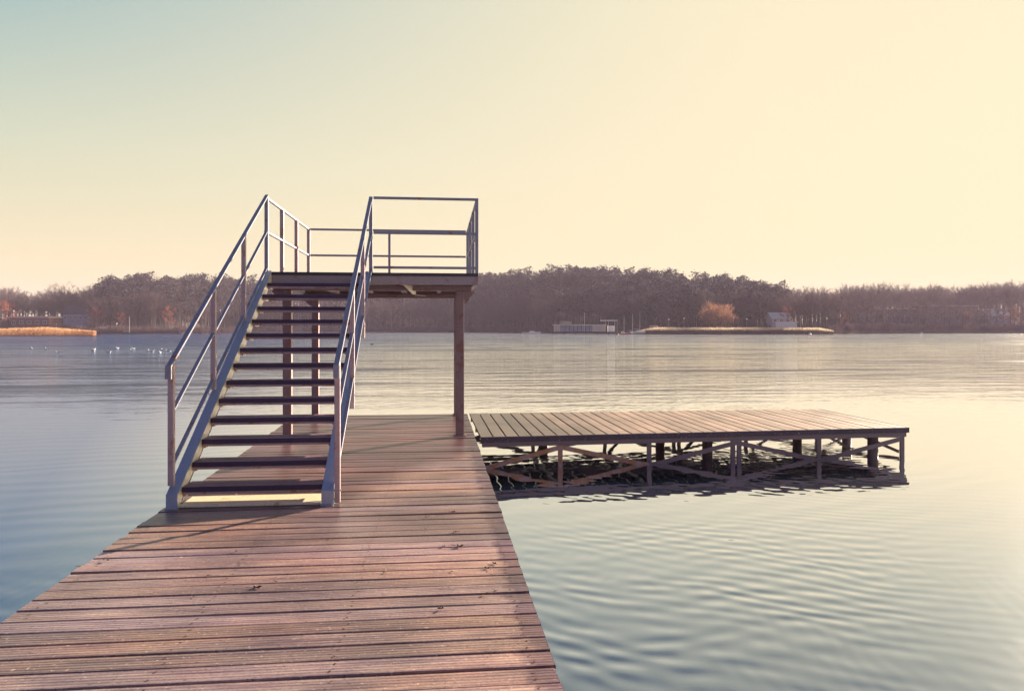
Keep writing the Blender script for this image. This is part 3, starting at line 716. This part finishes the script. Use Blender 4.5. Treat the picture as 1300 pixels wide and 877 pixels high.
# ---- forest mass (stuff)
def scatter(name, kits, pos, mats, label, grp, both=True, srange=(.8, 1.15)):
    Vs, Ts, Ms, o = [], [], [], 0
    for p in pos:
        (Vt, Tt), (Vc, Tc) = kits[NR.integers(0, len(kits))]
        a = NR.uniform(0, 6.28); s = NR.uniform(*srange); c, sn = math.cos(a) * s, math.sin(a) * s
        Rm = np.array([[c, sn, 0], [-sn, c, 0], [0, 0, s]])
        for (Vq, Tq, mi) in ((Vt, Tt, 0), (Vc, Tc, 1)):
            Vs.append(Vq @ Rm + p); Ts.append(Tq + o); o += len(Vq); Ms.append(np.full(len(Tq), mi))
    ob = npmesh(name, np.concatenate(Vs), np.concatenate(Ts), mats, mi=np.concatenate(Ms))
    return tag(ob, label, grp, None, 'stuff')
pk = [pine_kit(NR.uniform(15.5, 19), .62) for _ in range(9)]
bk = [bare_kit(NR.uniform(13.5, 17.5), dense=.6) for _ in range(7)]
def place(u0, u1, cnt, dmin, dmax, prob=None):
    out = []
    us = NR.uniform(u0, u1, cnt)
    for u in us:
        d = dmin + (dmax - dmin) * NR.uniform(0, 1) ** 0.85
        D = shore(u) + d; p = W(u, D, float(terr(u, D)) - .2); out.append(np.array(p))
    return out
scatter('pine_forest', pk, place(590, 1000, 640, 52, 172) + place(120, 600, 420, 30, 140), [M['bark'], M['pine']], 'dark pine wood covering the big hill beyond the lake', 'forest')
scatter('bare_forest', bk, place(-150, 0, 90, 20, 130) + place(0, 115, 130, 55, 140) + place(115, 330, 250, 14, 130) + place(330, 700, 330, 12, 80) + place(980, 1070, 130, 30, 128) + place(1070, 1300, 330, 62, 135) + place(1300, 1420, 110, 30, 128) + place(590, 1000, 90, 46, 70) + place(-1300, -150, 160, 20, 110) + place(1420, 2600, 160, 20, 110), [M['bark'], M['twig']], 'leafless brown woodland along the far shore of the lake', 'forest')

# ---- undergrowth on the far bank
def shrubs(name, u0, u1, cnt, d0, d1, mat, h, label):
    parts = []
    ks = [bush_kit(h) for _ in range(4)]
    for _ in range(cnt):
        u = NR.uniform(u0, u1); D = shore(u) + NR.uniform(d0, d1); Vq, Tq = ks[NR.integers(0, 4)]
        s = NR.uniform(.6, 1.25); parts.append((Vq * s + np.array(W(u, D, float(terr(u, D)))), Tq))
    Vq, Tq = cat(parts); return tag(npmesh(name, Vq, Tq, mat), label, 'bushes', None, 'stuff')
shrubs('undergrowth', -200, 830, 520, 1, 16, M['twig'], 3.2, 'low dark scrub along the foot of the wood')
shrubs('undergrowth', 1060, 1420, 330, 4, 22, M['twig'], 4.0, 'low purple-brown scrub along the right far bank')
shrubs('reed_fringe', 100, 330, 300, -1, 2, M['reedb'], 2.0, 'dull brown reed fringe at the left far waterline')

# ---- reeds
def reeds(name, u0, u1, D0f, D1f, cnt, hh, zf, mats, label):
    u = NR.uniform(u0, u1, cnt); D = np.array([D0f(a) + (D1f(a) - D0f(a)) * NR.uniform(0, 1) for a in u])
    P = np.array([W(a, d, zf(a, d))[:] for a, d in zip(u, D)])
    H = hh(u) * NR.uniform(.72, 1.1, cnt)
    Dd = NR.normal(size=(cnt, 3)) * .07 + [0, 0, 1]; Dd /= np.linalg.norm(Dd, axis=1)[:, None]
    V1, T1 = blades(P, Dd, H, np.full(cnt, .07))
    tip = P + Dd * (H * .72)[:, None]; d2 = Dd + NR.normal(size=(cnt, 3)) * .25; d2 /= np.linalg.norm(d2, axis=1)[:, None]
    V2, T2 = blades(tip, d2, H * NR.uniform(.2, .32, cnt), NR.uniform(.08, .2, cnt))
    mi = np.concatenate([np.zeros(cnt), np.ones(cnt)])
    V, T = cat([(V1, T1), (V2, T2)])
    return tag(npmesh(name, V, T, mats, mi=mi), label, 'reeds', None, 'stuff')
reeds('reeds', -400, 122, lambda a: 207.5, lambda a: 207.5 + 14 * min(1, (124 - a) / 60 + .1), 16000, lambda u: np.interp(u, [0, 60, 124], [2.0, 2.4, 1.3]), lambda a, d: .1, [M['reedo'], M['reedo']], 'sunlit orange reed bed on the left spit')
reeds('reeds', 806, 1058, lambda a: shore(a) - 1, lambda a: shore(a) + 14, 15000, lambda u: np.interp(u, [806, 830, 1040, 1058], [1.2, 2.5, 2.4, 1.5]), lambda a, d: .05, [M['reedb'], M['reed']], 'pale dry reed belt with sunlit tips at the far right shore')  # dark stems paint the shade low down, pale tips the sunlit tops

reeds('bank_grass', 1052, 1430, lambda a: shore(a) - .5, lambda a: shore(a) + 7, 7000, lambda u: np.interp(u, [1052, 1100], [1.3, 1.3]), lambda a, d: .1, [M['grassb'], M['grassb']], 'dull mauve dry grass on the low right far bank')
# ---- individual trees
kit_obj = {}
def tree_thing(name, kit, mats, u, D, s, label, grp, rz=0):
    key = (name, kit)
    if key not in kit_obj:
        if name == 'pine_tree': (a, b_) = pine_kit(16, 1.0)
        elif name == 'shrub': (a, b_) = None, None
        elif name == 'round_bush_tree': (a, b_) = round_kit(10.5)
        elif name == 'winter_tree': (a, b_) = bare_kit(15, .30 + .05 * kit, 1.0, .28)
        else: (a, b_) = bare_kit(14, .34, 1.5, .18, .07)
        kit_obj[key] = (npmesh('_', *a, mats[0]), npmesh('_', *b_, mats[1]))
    ta, cb = kit_obj[key]
    r = empty(name, W(u, D, float(terr(u, D)) - .1), rz); r.scale = (s, s, s)
    for nm, me in (('trunk', ta), ('crown', cb)):
        o = bpy.data.objects.new(nm, me); COL.objects.link(o); o.parent = r
        if nm not in me.name: me.name = nm
    return tag(r, label, 'tree', grp)
tree_thing('round_bush_tree', 0, (M['bark'], M['twigo']), 911, 290, 1.12, 'big round orange-brown leafless tree behind the reeds in front of the hill', None)
for i, (u, d, s) in enumerate(((1015, 34, .95), (1030, 30, 1.05), (1048, 38, .9), (1062, 24, .85), (1078, 20, 1.0), (1100, 18, 1.05), (1112, 24, .95), (1128, 16, .85), (1150, 22, .9), (1166, 14, 1.15), (1182, 20, .9), (1192, 16, 1.05), (1206, 18, 1.1), (1222, 20, .95), (1236, 14, .9), (1250, 18, 1.1), (1266, 12, 1.05), (1283, 16, 1.2), (1296, 14, 1.1), (1310, 16, 1.0), (1090, 20, .95), (1122, 24, 1.05), (1140, 12, .8), (1158, 18, 1.0), (1174, 22, 1.0), (1187, 12, .8), (1199, 24, 1.05), (1214, 12, .85), (1229, 22, 1.05), (1243, 24, .95), (1258, 14, .9), (1274, 22, 1.0))):
    tree_thing('winter_tree', i % 3, (M['bark'], M['twig']), u, float(shore(u)) + d, s, 'bare winter tree on the right far bank with dark trunk', 'bare trees on the right far bank', i * 1.3)
for i, (u, d, s) in enumerate(((136, 24, .95), (158, 20, .8), (172, 26, 1.0), (192, 22, .95), (205, 25, 1.05), (228, 26, .9), (250, 20, 1.0), (262, 24, .95), (285, 26, 1.0))):
    tree_thing('winter_tree', i % 3, (M['bark'], M['twig']), u, float(shore(u)) + d, s, 'bare winter tree on the left far bank', 'bare trees on the left far bank', i * 1.7)
for i, (u, D, s) in enumerate(((57, 360, .95), (70, 385, 1.35), (82, 392, 1.32), (131, 372, 1.2), (145, 376, 1.15))):
    tree_thing('winter_tree', 1 + i % 2, (M['bark'], M['twig']), u, D, s, 'tall bare tree standing above the left wood against the sky', 'tall bare trees above the left wood', i * 2.1)
for i, (u, d, s) in enumerate(((-20, 4, .75), (2, 6, .95), (14, 10, .85), (120, 16, .75), (126, 20, .7), (153, 16, .62), (213, 22, .8), (1000, 30, .75), (1072, 26, .6), (1226, 24, .7), (1288, 20, .9))):
    left = u < 500
    tree_thing('russet_tree', 0, (M['bark'], M['twigr'] if left else M['twigr']), u, float(shore(u)) + d, s, 'russet twiggy tree at the foot of the left wood' if left else 'russet twiggy tree among the right bank trees', 'russet trees on the left bank' if left else 'russet trees on the right bank', i)
for i, (u, D, s) in enumerate(((484, 436, .9), (497, 440, .95), (508, 436, .85), (521, 442, .9), (835, 330, .55), (862, 335, .6), (884, 330, .6))):
    g = i < 4
    tree_thing('birch_tree', 0 if g else 1, (M['birch'], M['twigo']), u, D, s, 'pale-stemmed birch at the water seen beneath the platform' if g else 'yellowish birch at the foot of the pine hill', 'pale birches seen beneath the platform' if g else 'yellowish birches below the pine hill', i)
for i, (u, d, s) in enumerate(((614, 60, 1.0), (650, 58, .9), (700, 56, .95), (745, 56, 1.0), (790, 58, .95), (830, 60, 1.0), (868, 62, .95), (945, 60, .9), (968, 62, .8))):
    tree_thing('pine_tree', i % 2, (M['bark'], M['pine']), u, float(shore(u)) + d, s, 'tall pine at the front edge of the hill wood', 'pines at the front edge of the hill', i * 1.9)
# conical dark shrubs beside the pale house
def cone_shrub(u, D, h, label):
    r = empty('conifer_shrub', W(u, D, float(terr(u, D))))
    mb = MB(); mb.tube([(0, 0, -.2), (0, 0, h * .8)], [.1, .03], 6); mb.build('trunk', M['bark'], r)
    k = 420; t = NR.uniform(0, 1, k) ** .7; a = NR.uniform(0, 6.28, k); rad = (1 - t) ** .8 * h * .27 * NR.uniform(.6, 1.05, k)
    P = np.stack([np.cos(a) * rad, np.sin(a) * rad, .1 + t * h * .97], 1); Vq, Tq = flakes(P, NR.uniform(.18, .32, k)); npmesh('crown', Vq, Tq, M['hedge'], r)
    tag(r, label, 'shrub')
cone_shrub(973, 288, 3.4, 'taller dark cone-shaped conifer left of the pale house')
cone_shrub(977.5, 288, 2.7, 'shorter dark cone-shaped conifer touching the pale house')

# ------------------------------------------------------------------ buildings
def house(name, u0, u1, D, ybase, yeave, yridge, wall, roof, label, cat, wins=4, depth=9, flat=False, hip=False, z0=None):
    a, b_ = W(u0, D), W(u1, D); Wd = (b_ - a).length; mid = (a + b_) / 2
    zb = EYE - (ybase - HY) / F * D if z0 is None else z0; ze = EYE - (yeave - HY) / F * D; zr = EYE - (yridge - HY) / F * D
    ang = math.atan2(b_.y - a.y, b_.x - a.x)
    r = empty(name, (mid.x, mid.y, zb), ang); H = ze - zb; RH = zr - zb; h2 = Wd / 2
    mb = MB()
    if flat: mb.box(-h2, h2, 0, depth, -1.5, H)
    else: mb.prism([(-h2, 0, -1.5), (-h2, depth, -1.5), (-h2, depth, H), (-h2, depth / 2, RH - .1), (-h2, 0, H)], (Wd, 0, 0))
    w = mb.build('wall', wall, r)
    mb = MB()
    if flat: mb.box(-h2 - .3, h2 + .3, -.3, depth + .3, H + .003, H + max(RH - H, .25))
    else:
        for sy, y0, y1 in ((1, -.4, depth / 2), (-1, depth + .4, depth / 2)):
            mb.prism([(-h2 - .4, y0, H - .25), (-h2 - .4, y1, RH), (-h2 - .4, y1, RH + .22), (-h2 - .4, y0, H - .03)], (Wd + .8, 0, 0))
    mb.build('roof', roof, r)
    for k in range(wins):
        cx = -h2 + Wd * (k + .5) / wins; ww = min(Wd / wins * .5, 1.6); wh = min(H * .4, 1.5); cz = H * .55
        mb = MB(); t = .09
        for (xa, xb, za, zb_) in ((cx - ww / 2, cx + ww / 2, cz - wh / 2, cz - wh / 2 + t), (cx - ww / 2, cx + ww / 2, cz + wh / 2 - t, cz + wh / 2), (cx - ww / 2, cx - ww / 2 + t, cz - wh / 2 + t, cz + wh / 2 - t), (cx + ww / 2 - t, cx + ww / 2, cz - wh / 2 + t, cz + wh / 2 - t), (cx - t / 2, cx + t / 2, cz - wh / 2 + t, cz + wh / 2 - t)):
            mb.box(xa, xb, -.08, -.003, za, zb_)
        fr = mb.build('window', M['white'], r)
        mb = MB(); mb.box(cx - ww / 2 + t, cx + ww / 2 - t, -.035, -.004, cz - wh / 2 + t, cz + wh / 2 - t); p = mb.build('pane', M['glass'], fr)
    tag(r, label, cat); return r
house('pale_house', 980, 1004, 296, 411, 403.5, 397, M['render'], M['roofp'], 'small cream house with pale roof behind the right reeds', 'house', 3, 7)
house('garden_wall', 985, 1012, 289, 411.5, 409, 408.7, M['white'], M['white'], 'low white garden wall in front of the small cream house', 'wall', 0, .4, True)
house('long_hall', 1176, 1240, 385, 409, 388.6, 387.6, M['hallw'], M['roofp'], 'long flat-roofed pale hall behind the bare trees on the right', 'building', 7, 16, True)
house('sheet_roofed_hall', 1125, 1167, 392, 409, 392.5, 391.7, M['hallg'], M['roofp'], 'grey hall with white roof edge between the right bank trees', 'building', 5, 12, True)
house('villa', 1084, 1113, 380, 409, 393, 389.5, M['hallw'], M['roofr'], 'cream villa with red roof half hidden by bare trees', 'house', 4, 10)
house('gabled_barn', 1256, 1284, 380, 409, 401, 392, M['greyw'], M['roofp'], 'grey gabled barn with pale roof at the far right', 'barn', 3, 12)
house('brick_house', 12, 62, 318, 416, 403.5, 401.5, M['brick'], M['roofp'], 'low red-brown house with pale flat roof edge behind the left reeds', 'house', 5, 9, True)
house('terraced_house', 80, 112, 350, 410, 398, 389, M['greyw'], M['roofd'], 'grey gabled house among the bare trees above the left reeds', 'house', 5, 9)
# boathouse on a pontoon
bh = empty('boathouse', W(736, 262, 0), math.atan2((W(800, 262) - W(700, 262)).y, (W(800, 262) - W(700, 262)).x))
s_ = 262 / F
def bx(u0, u1, y0, y1, zy0, zy1, mat, name, par=bh):
    mb = MB(); mb.box((u0 - 736) * s_, (u1 - 736) * s_, y0, y1, (424.8 - zy0) * s_, (424.8 - zy1) * s_); return mb.build(name, mat, par)
bx(700, 787, -1.5, 6, 422.6, 421.2, M['dark'], 'pontoon_deck')
for u in (702, 716, 730, 744, 758, 772, 784):
    mb = MB(); mb.tube([((u - 736) * s_, -1.0, -2), ((u - 736) * s_, -1.0, .6)], .15, 8); mb.build('pontoon_pile', M['dark'], bh, smooth=True)
bx(704, 711, 0, 5, 421.15, 413, M['render'], 'end_wall')
bx(711.2, 715, .4, 5, 421.15, 413.1, M['greyw'], 'wall')
bx(715.2, 752, .25, 5, 421.15, 413, M['greyw'], 'wall')
for u in range(718, 751, 5): bx(u, u + .5, .12, .24, 421.1, 413.2, M['roofd'], 'wall_batten')
bx(752.2, 769, 0, 5, 421.15, 413, M['render'], 'end_wall')
bx(702.5, 770.5, -.5, 5.5, 412.9, 412.0, M['roofp'], 'roof')
bx(773, 781, .5, 4, 421.15, 413.5, M['white'], 'kiosk')
bx(764, 784, -.8, 5, 407.4, 406.2, M['pole'], 'canopy_roof')
for u in (768, 772, 780, 783): bx(u, u + .45, -.5, -.35, 421.1, 407.5, M['pole'], 'canopy_post')
tag(bh, 'low grey and white boathouse on a pontoon at the far shore', 'boathouse')
# flagpole on the boathouse pontoon and moored boats
def pole(u, D, yt, yb, label, name='flagpole', cat='pole', r=.07):
    z0 = EYE - (yb - HY) / F * D; z1 = EYE - (yt - HY) / F * D
    p = W(u, D); o = empty(name, (p.x, p.y, z0)); mb = MB(); mb.tube([(0, 0, 0), (0, 0, z1 - z0)], [r, r * .6], 8); mb.build('pole', M['pole'], o)
    mb = MB(); mb.sphere((0, 0, z1 - z0 + .08), .12, 8); mb.build('finial', M['white'], o); tag(o, label, cat)
pole(742, 260.0, 398, 421.2, 'tall thin pale flagpole on the boathouse pontoon')
def boat(name, u, D, L, mast, label, rz=0.0, z=0.0, hull='white', cabin=True, group=None):
    p = W(u, D, z); o = empty(name, p, rz); mb = MB()
    secs = []; k = 9
    for i in range(9):
        t = i / 8; x = (t - .5) * L; w = L * .15 * math.sin(min(1, (1 - t) * 1.35 + .02) * math.pi / 2) ** .8; hh = L * .085 * (1 + .4 * t * t); dr = -L * .04 * (1 - t ** 3)
        secs.append([(x, w * math.cos(a), dr + (hh - dr) * (1 - math.sin(a)) if False else (hh - (hh - dr) * math.sin(a) ** .7)) for a in [math.pi * j / (k - 1) for j in range(k)]])
    vs = [q for s in secs for q in s]; fs = []
    for i in range(8):
        for j in range(k - 1): fs.append((i * k + j, i * k + j + 1, (i + 1) * k + j + 1, (i + 1) * k + j))
        fs.append((i * k, (i + 1) * k, (i + 1) * k + k - 1, i * k + k - 1))
    fs.append(tuple(range(k))); fs.append(tuple(range(8 * k, 9 * k)))
    mb.add(vs, fs); mb.build('hull', M[hull], o)
    if cabin:
        mb = MB(); a, c, w, h0, h1 = -L * .12, L * .2, L * .08, L * .085, L * .16
        mb.hexa([(a, -w, h0), (c, -w, h0), (c, w, h0), (a, w, h0), (a + .1, -w * .8, h1), (c - L * .1, -w * .8, h1), (c - L * .1, w * .8, h1), (a + .1, w * .8, h1)])
        mb.build('cabin', M['white'], o)
    if mast:
        mb = MB(); mb.tube([(L * .08, 0, L * .1), (L * .08, 0, mast)], [.07, .045], 8); mb.build('mast', M['pole'], o)
        mb = MB(); mb.tube([(L * .07, 0, L * .24), (-L * .35, 0, L * .23)], .05, 8); mb.build('boom', M['pole'], o)
    return tag(o, label, 'boat', group)
boat('motorboat', 675, 300, 7.2, 0, 'low white motorboat moored left of the boathouse', .1)
boat('sailboat', 811, 268, 5.5, 7.6, 'white sailboat laid up at the left end of the right reeds', .3, .55)
boat('sailboat', 802, 276, 5.0, 7.0, 'sailboat between two others right of the boathouse, its mast bare', .5, .3, 'blue')
boat('sailboat', 791, 268, 5.0, 6.8, 'sailboat with a red hull nearest the boathouse', .2, .0, 'red')
boat('sailboat', 163, 296, 4.4, 6.8, 'small dark sailboat with bare mast moored at the left far bank', .2, 0, 'dark', False)
boat('dinghy', 1043, 283, 4.2, 0, 'small blue and white boat standing behind the right reeds', .4, 1.4, 'blue')
# lamp posts
def lamp(u, D, yt, label, grp=None):
    z0 = float(terr(u, D)); z1 = EYE - (yt - HY) / F * D; o = empty('street_lamp', W(u, D, z0)); H = z1 - z0
    mb = MB(); mb.tube([(0, 0, -.1), (0, 0, .5), (0, 0, .52), (0, 0, H - .2)], [.09, .09, .06, .045], 8); mb.build('lamp_pole', M['pole'], o)
    mb = MB(); mb.sphere((0, 0, H), .28, 12); mb.build('lamp_globe', M['globe'], o, smooth=True)
    mb = MB(); mb.tube([(0, 0, H - .3), (0, 0, H - .2)], [.07, .14], 8); mb.build('lamp_collar', M['dark'], o)
    tag(o, label, 'lamp', grp)
for u, D, yt, l in ((849, 284, 405.5, 'white globe lamp leftmost on the right bank'), (868.5, 284, 404, 'white globe lamp second from the left on the right bank'), (931, 288, 403.5, 'white globe lamp beside the round orange tree'), (948, 288, 405, 'white globe lamp between the round orange tree and the pale house'),
                    (148, 318, 411, 'white globe lamp on the left far bank'), (71.5, 316, 411.5, 'white globe lamp behind the left reed bed')):
    lamp(u, D, yt, l)
# white frame (bench shelter) and fence rails behind the reeds
o = empty('shelter_frame', W(830, 276, float(terr(830, 276)))); mb = MB()
mb.box(-1.5, 1.5, -.08, .08, 1.9, 2.05); mb.build('top_bar', M['white'], o)
for x in (-1.42, 1.42): mb = MB(); mb.box(x - .07, x + .07, -.07, .07, -.1, 1.897); mb.build('upright', M['white'], o)
o.scale = (1, 1, 1.25); tag(o, 'small white goal-like frame at the left of the right reed belt', 'frame')
def fence(u0, u1, D, h, label):
    o = empty('fence', W((u0 + u1) / 2, D, float(terr((u0 + u1) / 2, D)))); a, b_ = W(u0, D) - W((u0 + u1) / 2, D), W(u1, D) - W((u0 + u1) / 2, D)
    for z in (h * .5, h): mb = MB(); mb.bar(a + Vector((0, 0, z)), b_ + Vector((0, 0, z)), .06, .12); mb.build('fence_rail', M['white'], o)
    k = 9
    for i in range(k): p = a.lerp(b_, i / (k - 1)); mb = MB(); mb.box(p.x - .06, p.x + .06, p.y + .04, p.y + .16, -.2, h + .1); mb.build('fence_post', M['pole'], o)
    tag(o, label, 'fence')
fence(934, 970, 283, 1.9, 'pale rail fence left of the dark cone shrubs')
fence(122, 136, 312, 2.0, 'short white rail fence right of the left reed bed')
# buoys
for u, D, l in ((1028.5, 240, 'small white buoy floating in front of the right reeds'), (1170, 300, 'small white buoy floating before the right far bank')):
    o = empty('buoy', W(u, D, 0)); mb = MB(); mb.sphere((0, 0, .2), .42, 14, (1, 1, .9)); mb.build('float', M['white'], o, smooth=True)
    mb = MB(); mb.tube([(0, 0, .5), (0, 0, 1.1)], .05, 6); mb.build('buoy_stem', M['white'], o); tag(o, l, 'buoy')

# ------------------------------------------------------------------ birds
def loft(mb, rings, k=10):
    vs = []
    for (x, z, rw, rh) in rings:
        for j in range(k): t = 2 * math.pi * j / k; vs.append((x, rw * math.cos(t), z + rh * math.sin(t)))
    fs = [(i * k + j, i * k + (j + 1) % k, (i + 1) * k + (j + 1) % k, (i + 1) * k + j) for i in range(len(rings) - 1) for j in range(k)]
    fs += [tuple(range(k)), tuple(range((len(rings) - 1) * k, len(rings) * k))]; mb.add(vs, fs)
def bird(name, body, wing):
    o = empty(name); mb = MB()
    loft(mb, [(-.25, .10, .012, .006), (-.19, .09, .04, .02), (-.12, .06, .065, .05), (-.02, .045, .08, .07), (.07, .05, .075, .07), (.12, .085, .05, .055), (.135, .13, .033, .038), (.145, .165, .034, .036), (.165, .185, .036, .036), (.195, .183, .022, .022), (.21, .178, .010, .011)])
    mb.build('body', body, o, smooth=True)
    mb = MB()
    for sy in (-1, 1):
        mb.prism([(.06, sy * .070, .09), (.0, sy * .084, .125), (-.14, sy * .060, .115), (-.30, sy * .012, .115), (-.16, sy * .072, .06), (0, sy * .084, .055)], (0, sy * .012, 0))
    mb.build('wings', wing, o)
    mb = MB(); mb.tube([(.205, 0, .178), (.25, 0, .170)], [.009, .003], 6); mb.build('beak', M['beak'], o)
    return o
gull = bird('gull', M['gullw'], M['gullg'])
spots = [(40.3, 443), (59, 443.5), (74, 448), (118.5, 446), (119.5, 444), (138.5, 448), (149, 442.5), (167, 445.5), (169, 443), (188.5, 446), (193, 447), (203, 448), (206.5, 445), (213, 446), (219, 448), (226, 447)]
for i, (u, yy) in enumerate(spots):
    D = EYE * F / (yy - HY); g = gull if i == 0 else copy_tree(gull)
    g.location = W(u, D, -.015); g.rotation_euler = (0, 0, R.uniform(0, 6.28)); g.scale = (0.95,) * 3
    tag(g, 'white gull floating in the loose flock on the lake at the left', 'gull', 'gulls floating on the lake')
dk_ = bird('duck', M['duck'], M['duck']); dk_.location = W(472, EYE * F / 19.5, -.02); dk_.rotation_euler = (0, 0, 2.6); dk_.scale = (1.1,) * 3
tag(dk_, 'lone dark duck swimming right of the staircase', 'duck')

# ------------------------------------------------------------------ HAZE
m = bpy.data.materials.new('haze_air'); m.use_nodes = True; nt = m.node_tree
for x in list(nt.nodes): nt.nodes.remove(x)
out = nt.nodes.new('ShaderNodeOutputMaterial'); pv = nt.nodes.new('ShaderNodeVolumePrincipled')
pv.inputs['Color'].default_value = (0.80, 0.67, 0.88, 1); pv.inputs['Density'].default_value = 0.00027; pv.inputs['Anisotropy'].default_value = 0.0
nt.links.new(pv.outputs[0], out.inputs['Volume'])
mb = MB(); mb.box(-1900, 1900, -450, 2300, -4, 75); hz = mb.build('haze', m); hz['kind'] = 'stuff'

# ------------------------------------------------------------------ WORLD
w = bpy.data.worlds.new('World'); sc.world = w; w.use_nodes = True; nt = w.node_tree
for x in list(nt.nodes): nt.nodes.remove(x)
n = N(nt); out = n('ShaderNodeOutputWorld'); bg = n('ShaderNodeBackground', {'Strength': 0.1}); nt.links.new(bg.outputs[0], out.inputs[0])
sky = n('ShaderNodeTexSky', sky_type='NISHITA', sun_disc=False, sun_elevation=SUN_EL, sun_rotation=SUN_AZ, air_density=1.0, dust_density=3.0, ozone_density=2.0)
g = n('ShaderNodeTexCoord').outputs['Generated']
d = n('ShaderNodeSeparateXYZ', {0: g}); ez = d.outputs[2]
sh = (math.sin(math.radians(48)), math.cos(math.radians(48)))
rad = n.math('SQRT', n.math('MAXIMUM', n.math('SUBTRACT', 1.0, n.math('MULTIPLY', ez, ez)), 1e-4))
ca = n.math('DIVIDE', n.math('ADD', n.math('MULTIPLY', d.outputs[0], sh[0]), n.math('MULTIPLY', d.outputs[1], sh[1])), rad)  # cos of azimuth from the sun
ca01 = n.math('MULTIPLY_ADD', ca, 0.5, 0.5)
def lin_(c): return tuple(((x / 255) / 12.92 if x / 255 <= .04045 else ((x / 255 + .055) / 1.055) ** 2.4) for x in c)
E = lambda deg: math.sin(math.radians(deg))
sunside = n.ramp(ez, [(0.0, lin_((255, 239, 188))), (E(12), lin_((255, 240, 202))), (E(26), lin_((250, 238, 202))), (E(44), lin_((130, 155, 180))), (1.0, lin_((52, 68, 135)))])
leftside = n.ramp(ez, [(0.0, lin_((254, 232, 180))), (E(4), lin_((246, 230, 184))), (E(12), lin_((214, 219, 192))), (E(24), lin_((138, 181, 189))), (E(34), lin_((85, 115, 165))), (1.0, lin_((52, 68, 135)))])
back = n.ramp(ez, [(0.0, lin_((120, 110, 155))), (E(20), lin_((80, 96, 160))), (E(50), lin_((56, 76, 145))), (1.0, lin_((52, 68, 135)))])
c1 = n.mix(n.ramp(ca01, [(0.62, 0.0), (0.96, 1.0)]), leftside, sunside)
c2 = n.mix(n.ramp(ca01, [(0.10, 0.0), (0.55, 1.0)]), back, c1)
K = 10 / 2 ** EXPO
c2 = n('ShaderNodeVectorMath', {0: c2, 1: (K, K, K)}, operation='MULTIPLY').outputs[0]
cf = n.mix(0.002, c2, sky.outputs[0])
nt.links.new(cf, bg.inputs[0])
# ------------------------------------------------------------------ SUN
L = bpy.data.lights.new('sun', 'SUN'); L.energy = 5.0; L.angle = math.radians(0.6); L.color = (1.0, 0.84, 0.64)
so = bpy.data.objects.new('sun', L); COL.objects.link(so); so.rotation_euler = (-SD).to_track_quat('-Z', 'Y').to_euler(); so.location = (20, 20, 30)
# ------------------------------------------------------------------ CAMERA
cam = bpy.data.cameras.new('camera'); co = bpy.data.objects.new('camera', cam); COL.objects.link(co); sc.camera = co
co.location = (0, 0, EYE); co.rotation_euler = (math.radians(90), 0, -TH)
cam.sensor_width = 36; cam.lens = 36 * F / 1300; cam.shift_y = -(438.5 - HY) / 1300; cam.clip_end = 6000; cam.clip_start = 0.05
vs_ = sc.view_settings; vs_.view_transform = 'Standard'; vs_.look = 'None'; vs_.exposure = EXPO; vs_.gamma = 1; vs_.use_curve_mapping = False
sc.render.engine = 'CYCLES'; sc.cycles.volume_bounces = 0; sc.cycles.max_bounces = 6; sc.cycles.use_denoising = True
